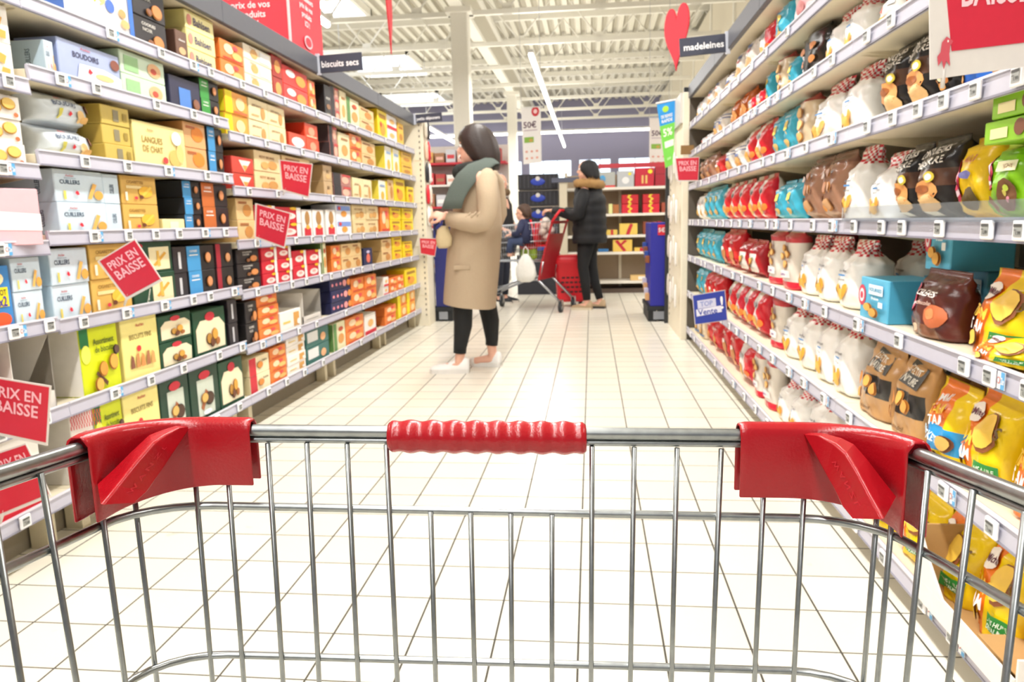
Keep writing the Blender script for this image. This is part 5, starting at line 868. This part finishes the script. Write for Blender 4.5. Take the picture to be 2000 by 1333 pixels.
for s_ in (1,-1):
    m=MB(); m.tube([(-.10,s_*.13,1.315),(-.115,s_*.175,1.27),(-.125,s_*.225,1.14),(-.125,s_*.235,1.06),(-.105,s_*.24,1.01),(-.04,s_*.235,.995),(.05,s_*.225,1.01),(.135,s_*.20,1.03)],[.055,.072,.070,.070,.072,.062,.055,.050],COAT,16)
    for q,(x,z) in enumerate(((-.07,1.06),(-.03,1.05),(.01,1.045))): m.tube([(x-.03,s_*.285-.01*q*s_,z+.02),(x,s_*.292-.012*q*s_,z-.01),(x+.01,s_*.285-.012*q*s_,z-.04)],[.004,.010,.004],COAT,6)
    m.build('sleeve',coat)
m=MB(); m.box(.0,.214,.70,.11,.224,.73,COAT,.003); m.build('pocket_flap',coat)
LEG=mat('16181A',.8,var=.15); m=MB()
for s_,a,b,c in ((1,(.05,.11,.62),(.075,.115,.47),(.108,.12,.135)),(-1,(-.045,-.10,.62),(-.05,-.105,.47),(-.078,-.11,.15))):
    mid=((b[0]+c[0])/2-.012,(b[1]+c[1])/2,.32); m.tube([(a[0],a[1]*.9,.75),a,b,mid,(c[0]-.004,c[1],c[2]+.04),c],[.10,.085,.066,.062,.045,.043],LEG,16)
m.build('leggings',P1)
WSH=mat('F2F2F0',.45); shoe(P1,(.045,.12,0),(.315,.125,0),.047,WSH,mat('E6E4E0',.5),.028,mat('FFFFFF',.5)); shoe(P1,(-.145,-.10,0),(.10,-.16,0),.047,WSH,mat('E6E4E0',.5),.028,mat('D8CCB8',.5))
HAIR=mat('2E221E',.45,var=.3,bump=.5,scale=120); m=MB()
hr=[(1.36,1.34,-.035,-.175,.098,0),(1.40,1.385,-.0,-.187,.110,0),(1.45,1.45,.045,-.188,.114,0),(1.50,1.51,.075,-.175,.112,0),(1.55,1.56,.088,-.155,.105,0),(1.59,1.60,.078,-.125,.09,0),(1.625,1.63,.045,-.085,.062,0),(1.642,1.645,.0,-.04,.025,0)]
def hair_shell(rows,par,mt,open_=.62,n=40,fold=.02):
    R_=rings_z(rows,n,2.1,fold); m=MB(); rings=[]
    for i,r in enumerate(R_):
        o=open_*max(0,1-i/(len(R_)-2.6)) ; rr=[]
        for j in range(n): 
            a=o+(2*math.pi-2*o)*j/(n-1); zf,zb,xf,xb,hy,yc=rows[i]; cx=(xf+xb)/2; hx=(xf-xb)/2; k=1+fold*math.sin(a*11)
            rr.append((cx+hx*k*math.cos(a),yc+hy*k*math.sin(a),zf*(1+math.cos(a))/2+zb*(1-math.cos(a))/2))
        rings.append(rr)
    m.loft(rings,mt,cap=False,closed=False); o=m.build('hair',par); s=o.modifiers.new('s','SOLIDIFY'); s.thickness=.022; s.offset=-1; return o
hair_shell(hr,P1,HAIR,.55)
SC=mat('5C6660',.95,var=.12,bump=.6,scale=220); SCD=mat('2C302E',.95,var=.15,bump=.6,scale=220); m=MB()
m.tube([(-.03+.115*math.cos(a),.10*math.sin(a),1.365+.02*math.cos(a+2.6)) for a in [2*math.pi*i/20 for i in range(21)]],.042,SCD,12); m.ell((.075,.03,1.33),.06,.07,.055,SCD)
sc=m.build('scarf',P1); m=MB(); rr=[]
for (x,y,z,wx,wz,ty) in ((-.16,.06,1.405,.03,.03,.02),(-.125,.13,1.385,.045,.02,.022),(-.06,.185,1.345,.06,.028,.016),(.0,.215,1.29,.068,.02,.014),(.05,.235,1.22,.066,.01,.013),(.085,.245,1.15,.064,.0,.012),(.105,.248,1.09,.066,0,.012)):
    rr.append([(x+wx*math.cos(a),y+ty*math.sin(a),z+wz*math.cos(a)*.9) for a in [2*math.pi*j/16 for j in range(16)]])
m.loft(rr,SC); m.build('scarf_tail',sc)
o=root('pouch',(-.955,4.77,.86),'small cream fabric pouch on a dark strap hanging from the coated person\'s hand','bag'); m=MB()
m.loft([[(.055*s_*math.cos(a)+.01*math.sin(h_*60),.025*s_*math.sin(a),h_) for a in [i*math.pi/6 for i in range(12)]] for h_,s_ in ((-.02,.5),(.0,.9),(.05,1),(.10,.75),(.125,.4))],mat('CDBB94',.85,bump=.5)); m.build('pouch_body',o); m=MB(); m.tube([(.0,0,.12),(.01,0,.17),(.03,-.005,.175)],.008,mat('1E1E20',.6),8); m.tube([(-.045,0,.06),(-.06,0,.12),(-.01,0,.17)],.005,mat('1E1E20',.6),6); m.build('strap',o)
# --- woman in the black jacket pushing the second trolley
P2=root('person',(-.03,8.4,0),'person in black quilted jacket with fur collar pushing a trolley','person',rz=math.radians(163))
mb=MB(); HC2=(.02,0,1.545); head(mb,HC2,.97,.25); mb.tube([(0,0,1.49),(0,0,1.40),(0,0,1.3)],[.05,.055,.09],SKIN,14)
mb.tube([(0,0,1.36),(0,0,1.25),(0,0,1.05),(0,0,.92),(0,0,.80)],[.10,.14,.12,.15,.12],SKIN,18)
LG2=((1,(.045,.085,.48),(.0,.085,.10)),(-1,(-.01,-.08,.47),(-.10,-.085,.12)))
for s_,kn,an in LG2:
    mb.tube([(0,s_*.08,.88),(.02,s_*.085,.66),kn,(kn[0]-.02,kn[1],.33),an],[.095,.078,.055,.052,.036],SKIN,14); mb.tube([an,(an[0]+.01,an[1],.05),(an[0]+.13,an[1],.03)],[.034,.035,.025],SKIN,10)
    mb.tube([(0,s_*.13,1.34),(.0,s_*.19,1.29),(.03,s_*.25,1.08)],[.045,.042,.036],SKIN,12); mb.tube([(.03,s_*.25,1.08),(.20,s_*.22,1.09),(.36,s_*.19,1.115)],[.042,.036,.027],SKIN,12)
    hand(mb,(.36,s_*.19,1.115),(1,0,.05),(0,0,1),1,1.3,side=s_)
remeshed(mb,'body',P2,.0075); eyes(P2,HC2,.97,.25)
JK=mat('0D0E14',.7,var=.2,bump=.3,scale=60); m=MB(); rows=[]
for i in range(25):
    z=.745+.62*i/24; f=i/24; wv=.010*abs(math.sin(f*math.pi*6)); rows.append((z,z,.165+wv-.02*f,-.19-wv+.02*f if f<.85 else -.15,(.225+wv) if f<.75 else .225-.5*(f-.75),0))
m.loft(rings_z(rows,32,2.4,.008),JK,cap=True); jk=m.build('jacket',P2)
for s_ in (1,-1):
    m=MB(); pts=[(-.01,s_*.16,1.31),(.0,s_*.205,1.25),(.015,s_*.255,1.15),(.03,s_*.275,1.07),(.10,s_*.265,1.055),(.2,s_*.235,1.08),(.28,s_*.21,1.10),(.345,s_*.195,1.115)]; m.tube(pts,[.06,.078,.072,.074,.066,.056,.05,.04],JK,14); m.build('sleeve',jk)
m=MB(); fur=mat('B08A58',.95,var=.35,bump=1,scale=300); rg=[]
for i in range(25):
    a=2*math.pi*i/24; q=Vector((-.01+.13*math.cos(a),.155*math.sin(a),1.395+.01*math.cos(a))); n_=Vector((math.cos(a),math.sin(a),0)); rg.append([q+(n_*math.cos(b)+Vector((0,0,1))*math.sin(b))*(.046+.008*math.sin(i*5+j*3)) for j,b in enumerate([2*math.pi*k/12 for k in range(12)])])
m.loft(rg,fur,cap=False); m.build('fur_collar',jk)
m=MB(); rnd=random.Random(3)
for k in range(420):
    a=rnd.uniform(0,2*math.pi); b=rnd.uniform(-.8,3.9); c=Vector((-.01+.13*math.cos(a),.155*math.sin(a),1.395)); d=(Vector((math.cos(a),math.sin(a),0))*math.cos(b)+Vector((0,0,1))*math.sin(b)); p=c+d*.044; e=c+d*rnd.uniform(.060,.078)+Vector((rnd.uniform(-.008,.008),rnd.uniform(-.008,.008),rnd.uniform(-.01,.004))); q=Vector((-math.sin(a),math.cos(a),0))*.004; m.add([p-q,p+q,e],[(0,1,2)],fur)
o=m.build('fur_tufts',jk); o['kind']='stuff'
m=MB()
for s_,kn,an in LG2: m.tube([(0,s_*.07,.80),(.02,s_*.085,.66),kn,(kn[0]-.025,kn[1],.33),(an[0],an[1],.11)],[.105,.088,.062,.058,.042],mat('121316',.8),14)
m.build('trousers',P2)
SH2=mat('B49A78',.6); shoe(P2,(-.06,.085,0),(.19,.085,0),.046,SH2,mat('D8CCB4',.5),.026,mat('E8E0D0',.5)); shoe(P2,(-.165,-.085,0),(.08,-.085,0),.046,SH2,mat('3A3632',.5),.026,mat('E8E0D0',.5))
H2=mat('17171A',.7,var=.3,bump=.5,scale=140)
hair_shell([(1.44,1.43,.0,-.13,.095,0),(1.49,1.48,.04,-.125,.10,0),(1.54,1.54,.09,-.12,.102,0),(1.59,1.59,.10,-.11,.096,0),(1.635,1.635,.07,-.08,.072,0),(1.655,1.655,.02,-.03,.025,0)],P2,H2,.45)
# --- dark person behind the second trolley
P3=root('person',(-1.13,9.15,0),'person in black coat with brown fur hood behind the second trolley','person',rz=math.radians(-20))
mb=MB(); head(mb,(.02,0,1.47),.95,0); mb.tube([(0,0,1.42),(0,0,1.33),(0,0,1.2)],[.05,.055,.09],SKIN,14); mb.tube([(0,0,1.28),(0,0,1.15),(0,0,.95),(0,0,.78)],[.11,.14,.12,.12],SKIN,16)
for s_ in (1,-1):
    mb.tube([(0,s_*.08,.82),(.02,s_*.09,.45),(0,s_*.09,.08),],[.09,.055,.036],SKIN,12); mb.tube([(0,s_*.09,.06),(.12,s_*.09,.03)],[.035,.025],SKIN,10)
    mb.tube([(0,s_*.15,1.25),(.0,s_*.23,1.02),(.14,s_*.2,.92)],[.055,.045,.03],SKIN,12); hand(mb,(.14,s_*.2,.92),(1,0,-.2),(0,0,1),1,.8,side=s_)
remeshed(mb,'body',P3,.009); eyes(P3,(.02,0,1.47),.95)
m=MB(); m.loft(rings_z([(.62,.62,.17,-.18,.22,0),(.9,.9,.17,-.17,.22,0),(1.15,1.15,.14,-.15,.215,0),(1.28,1.28,.09,-.12,.17,0),(1.35,1.35,.06,-.09,.09,0)],28),JK); ck=m.build('coat',P3)
for s_ in (1,-1): m=MB(); m.tube([(0,s_*.14,1.27),(.0,s_*.21,1.2),(.0,s_*.245,1.03),(.06,s_*.23,.93),(.13,s_*.205,.925)],[.06,.07,.065,.06,.045],JK,12); m.build('sleeve',ck)
m=MB(); m.tube([(-.02+.12*math.cos(a),.14*math.sin(a),1.36) for a in [2*math.pi*i/20 for i in range(21)]],.042,mat('7A6448',.95,var=.35,bump=1,scale=300),10); m.build('fur_hood',ck)
m=MB()
for s_ in (1,-1): m.tube([(0,s_*.07,.78),(.02,s_*.09,.45),(0,s_*.09,.10)],[.10,.065,.05],mat('2A3040',.8),12)
m.build('trousers',P3); shoe(P3,(-.06,.09,0),(.2,.09,0),.045,mat('22242A',.5),mat('E8E4DC',.5),.028,mat('F0F0EC',.5)); shoe(P3,(-.06,-.09,0),(.2,-.09,0),.045,mat('22242A',.5),mat('E8E4DC',.5),.028,mat('F0F0EC',.5))
hair_shell([(1.36,1.35,-.0,-.13,.09,0),(1.42,1.42,.04,-.12,.095,0),(1.47,1.47,.085,-.115,.096,0),(1.53,1.53,.09,-.10,.085,0),(1.565,1.565,.05,-.06,.05,0),(1.575,1.575,.01,-.02,.02,0)],P3,H2,.5)
# --- second trolley
T2=root('shopping_trolley',(-.43,8.35,0),'second shopping trolley with red end panel pushed by the person in black','shopping trolley',rz=math.radians(163))
RP=mat('B0202C',.4); RB_=mat('DE1F2E',.4); m=MB()
def gr(x,z,y): return (x,y,z)
m.loft([[(x0,-.25,z),(x0,.25,z),(x1,.25,z),(x1,-.25,z)] for x0,x1,z in ((.075,.095,.355),(.035,.055,.55),(-.055,-.035,.86))],RP,smooth=False)
m.box(-.095,-.25,.97,-.065,.25,1.0,RP,.004)
for y in (-.25,.235): m.loft([[(x0,y,z),(x0,y+.015,z),(x1,y+.015,z),(x1,y,z)] for x0,x1,z in ((-.055,-.035,.86),(-.095,-.07,.985))],RP,smooth=False)
m.build('red_panel',T2)
m=MB(); m.tube([(-.08,-.25,.99),(-.16,-.25,1.09),(-.17,-.23,1.11),(-.17,.23,1.11),(-.16,.25,1.09),(-.08,.25,.99)],.014,RB_,10); m.build('handle',T2)
m=MB(); wm=mat('B4B8BE',.3,1)
def bk(x,z,s_): return (x,s_*(.25-.05*x/.8),z)
for s_ in (1,-1):
    for z0,z1,r in ((1.0,.94,.006),(.93,.88,.002),(.86,.82,.002),(.79,.76,.004),(.72,.70,.002),(.64,.63,.002),(.56,.56,.004)):
        x0=-.08+.17*(1-(z0-.35)/.65); m.tube([bk(x0,z0,s_),bk(.82-.12*(1-(z1-.5)/.45),z1,s_)],r,wm,6)
    for k in range(26): x=.03+.03*k; m.tube([bk(x,1.0-.07*x,s_),bk(x*.9+.05,.56,s_)],.0018,wm,5)
for k in range(13): y=-.19+.032*k; m.tube([(.82,y,.94),(.70,y,.56)],.0018,wm,5); m.tube([(.70,y,.56),(.06,y,.56)],.0018,wm,5)
for z,x in ((.94,.82),(.85,.79),(.75,.757),(.65,.725),(.56,.70)): m.tube([(x,-.2,z),(x,.2,z)],.004,wm,6)
m.build('basket',T2)
m=MB()
for s_ in (1,-1): m.tube([(-.16,s_*.22,.11),(.10,s_*.23,.36),(.32,s_*.23,.36),(.72,s_*.17,.19),(.72,s_*.17,.12)],.014,wm,8); m.tube([(.09,s_*.22,.36),(.03,s_*.24,.56)],.012,wm,8)
m.tube([(.12,-.23,.36),(.12,.23,.36)],.01,wm,8); m.tube([(.72,-.17,.17),(.72,.17,.17)],.01,wm,8)
for k in range(8): m.tube([(.12,-.2+.057*k,.37),(.62,-.16+.046*k,.27)],.003,wm,5)
m.build('chassis',T2)
for x,y in ((-.16,.22),(-.16,-.22),(.72,.17),(.72,-.17)): castor(T2,x,y,r=.055,zz=.14)
m=MB(); m.box(.02,-.15,.72,.16,.15,.74,RB_,.005); m.box(.13,-.16,.74,.16,.16,.98,RB_,.01); m.tube([(.15,.16,.76),(.20,.18,1.02)],.018,RB_,8); m.tube([(.15,-.16,.76),(.20,-.18,1.02)],.018,RB_,8); m.build('child_seat',T2)
# child in the seat
P4=root('person',(-.74,8.25,.76),'small child with brown hair sitting in the second trolley','person',rz=math.radians(170))
mb=MB(); head(mb,(.02,0,.335),.72,.0); mb.tube([(0,0,.30),(0,0,.24),(0,0,.1),(0,0,.03)],[.035,.06,.085,.08],SKIN,12)
for s_ in (1,-1): mb.tube([(0,s_*.05,.03),(.14,s_*.06,.02),(.16,s_*.06,-.14)],[.05,.04,.03],SKIN,10); mb.tube([(0,s_*.08,.22),(.03,s_*.11,.12),(.12,s_*.09,.10)],[.035,.028,.02],SKIN,10); hand(mb,(.12,s_*.09,.10),(1,0,0),(0,0,1),.6,.8,side=s_)
remeshed(mb,'body',P4,.006); eyes(P4,(.02,0,.335),.72)
m=MB(); m.loft(rings_z([(.0,.0,.10,-.10,.10,0),(.12,.12,.10,-.095,.105,0),(.22,.22,.07,-.08,.09,0),(.27,.27,.04,-.05,.05,0)],20),mat('232A4C',.7)); 
for s_ in (1,-1): m.tube([(0,s_*.07,.22),(.02,s_*.115,.15),(.05,s_*.11,.11),(.11,s_*.095,.10)],[.042,.04,.035,.028],mat('232A4C',.7),10)
m.build('jacket',P4); m=MB()
for s_ in (1,-1): m.tube([(0,s_*.05,.03),(.14,s_*.06,.025),(.165,s_*.06,-.10)],[.065,.05,.04],mat('3C4A6C',.8),10)
m.build('trousers',P4); hair_shell([(.29,.28,-.0,-.085,.065,0),(.34,.34,.04,-.085,.068,0),(.39,.39,.075,-.08,.066,0),(.425,.425,.05,-.05,.045,0),(.435,.435,.01,-.02,.015,0)],P4,mat('4A3428',.6,var=.3),.6)
# bags and red basket
o=root('plastic_bag',(-.72,8.10,.40),'white plastic bag hanging in front of the second trolley','bag'); m=MB(); rr=[]
for h_,s_ in ((-.06,.35),(-.04,.8),(.02,1.0),(.10,.95),(.17,.7),(.22,.4),(.25,.15)): rr.append([((.115*s_+.008*math.sin(a*5+h_*40))*math.cos(a),(.05*s_+.006*math.sin(a*7))*math.sin(a),h_) for a in [2*math.pi*i/20 for i in range(20)]])
m.loft(rr,mat('E8E8E4',.35,var=.06,bump=.5)); m.build('bag_body',o); m=MB(); m.tube([(-.03,0,.22),(-.02,0,.30),(.0,.0,.33),(.03,0,.29),(.03,0,.22)],.006,mat('E8E8E4',.35),6); m.build('bag_handles',o)
o=root('green_bag',(-.70,8.33,.575),'green and red shopping bag inside the second trolley','bag'); m=MB(); m.box(-.09,-.06,0,.09,.06,.13,mat('9CC02C',.6),.02); m.ell((0,0,.15),.11,.07,.06,mat('D83030',.6)); m.build('bag_body',o)
for k,(x,z,r) in enumerate(((-.33,.93,.05),(-.42,.94,.055),(-.37,1.0,.045))):
    pass
o=root('net_bag',(-.50,8.34,.80),'translucent bag of groceries at the handle end of the second trolley','bag'); m=MB()
for k in range(14): rnd=random.Random(k); m.ell((rnd.uniform(-.07,.07),rnd.uniform(-.08,.08),rnd.uniform(.0,.22)),.045,.045,.042,mat(['E4D8D0','D8C8BC','ECE4DC'][k%3],.4),10,7)
m.build('groceries',o)
o=root('rolling_basket',(-.25,8.72,0),'bright red rolling shopping basket behind the second trolley','shopping basket',rz=.1); m=MB(); rr=[]
for z,w_,d_ in ((.06,.15,.11),(.10,.16,.12),(.5,.185,.15),(.51,.20,.165),(.60,.205,.17)): rr.append([(w_*math.copysign(abs(math.cos(a))**.4,math.cos(a)),d_*math.copysign(abs(math.sin(a))**.4,math.sin(a)),z) for a in [2*math.pi*i/24 for i in range(24)]])
m.loft(rr,RB_); m.build('basket_body',o); m=MB()
for r in range(4):
    for q in range(5): x=-.12+.052*q+.012*(r%2); z=.17+.055*r; m.box(x,-.135-.02*(z-.1),z,x+.036,-.128-.02*(z-.1)-.0,z+.02,mat('3A1418',.6))
m.build('slots',o); m=MB()
for x in (-.11,.11): m.tube([(x-.01,.07,.03),(x+.01,.07,.03)],.03,mat('202024',.5),12); m.box(x-.02,-.10,0,x+.02,-.06,.07,mat('202024',.5))
m.build('feet',o)
# cardboard display tray on the lowest right shelf
o=root('cardboard_tray',(XR+.02,1.52,.102),'open white and brown cardboard tray on the lowest right shelf','carton'); WC=mat('E9E6E0',.6); KC=mat('B8915C',.75); m=MB()
m.box(-.035,-.20,0,.28,.20,.004,KC); m.box(-.040,-.20,0,-.034,.20,.05,WC,.001); m.prism([(-.20,.05),(.20,.05),(.20,.16),(.15,.11),(.08,.055)],lambda u,v,t:(-.040+t,u,v),WC,.006)
m.box(-.034,-.205,0,.28,-.199,.09,WC); m.box(-.034,.199,0,.28,.205,.18,KC); m.box(.274,-.2,0,.28,.2,.18,KC); m.build('tray_body',o)
m=MB(); m.box(-.028,-.19,.05,.06,-.05,.052,KC); m.build('inner_flap',o)
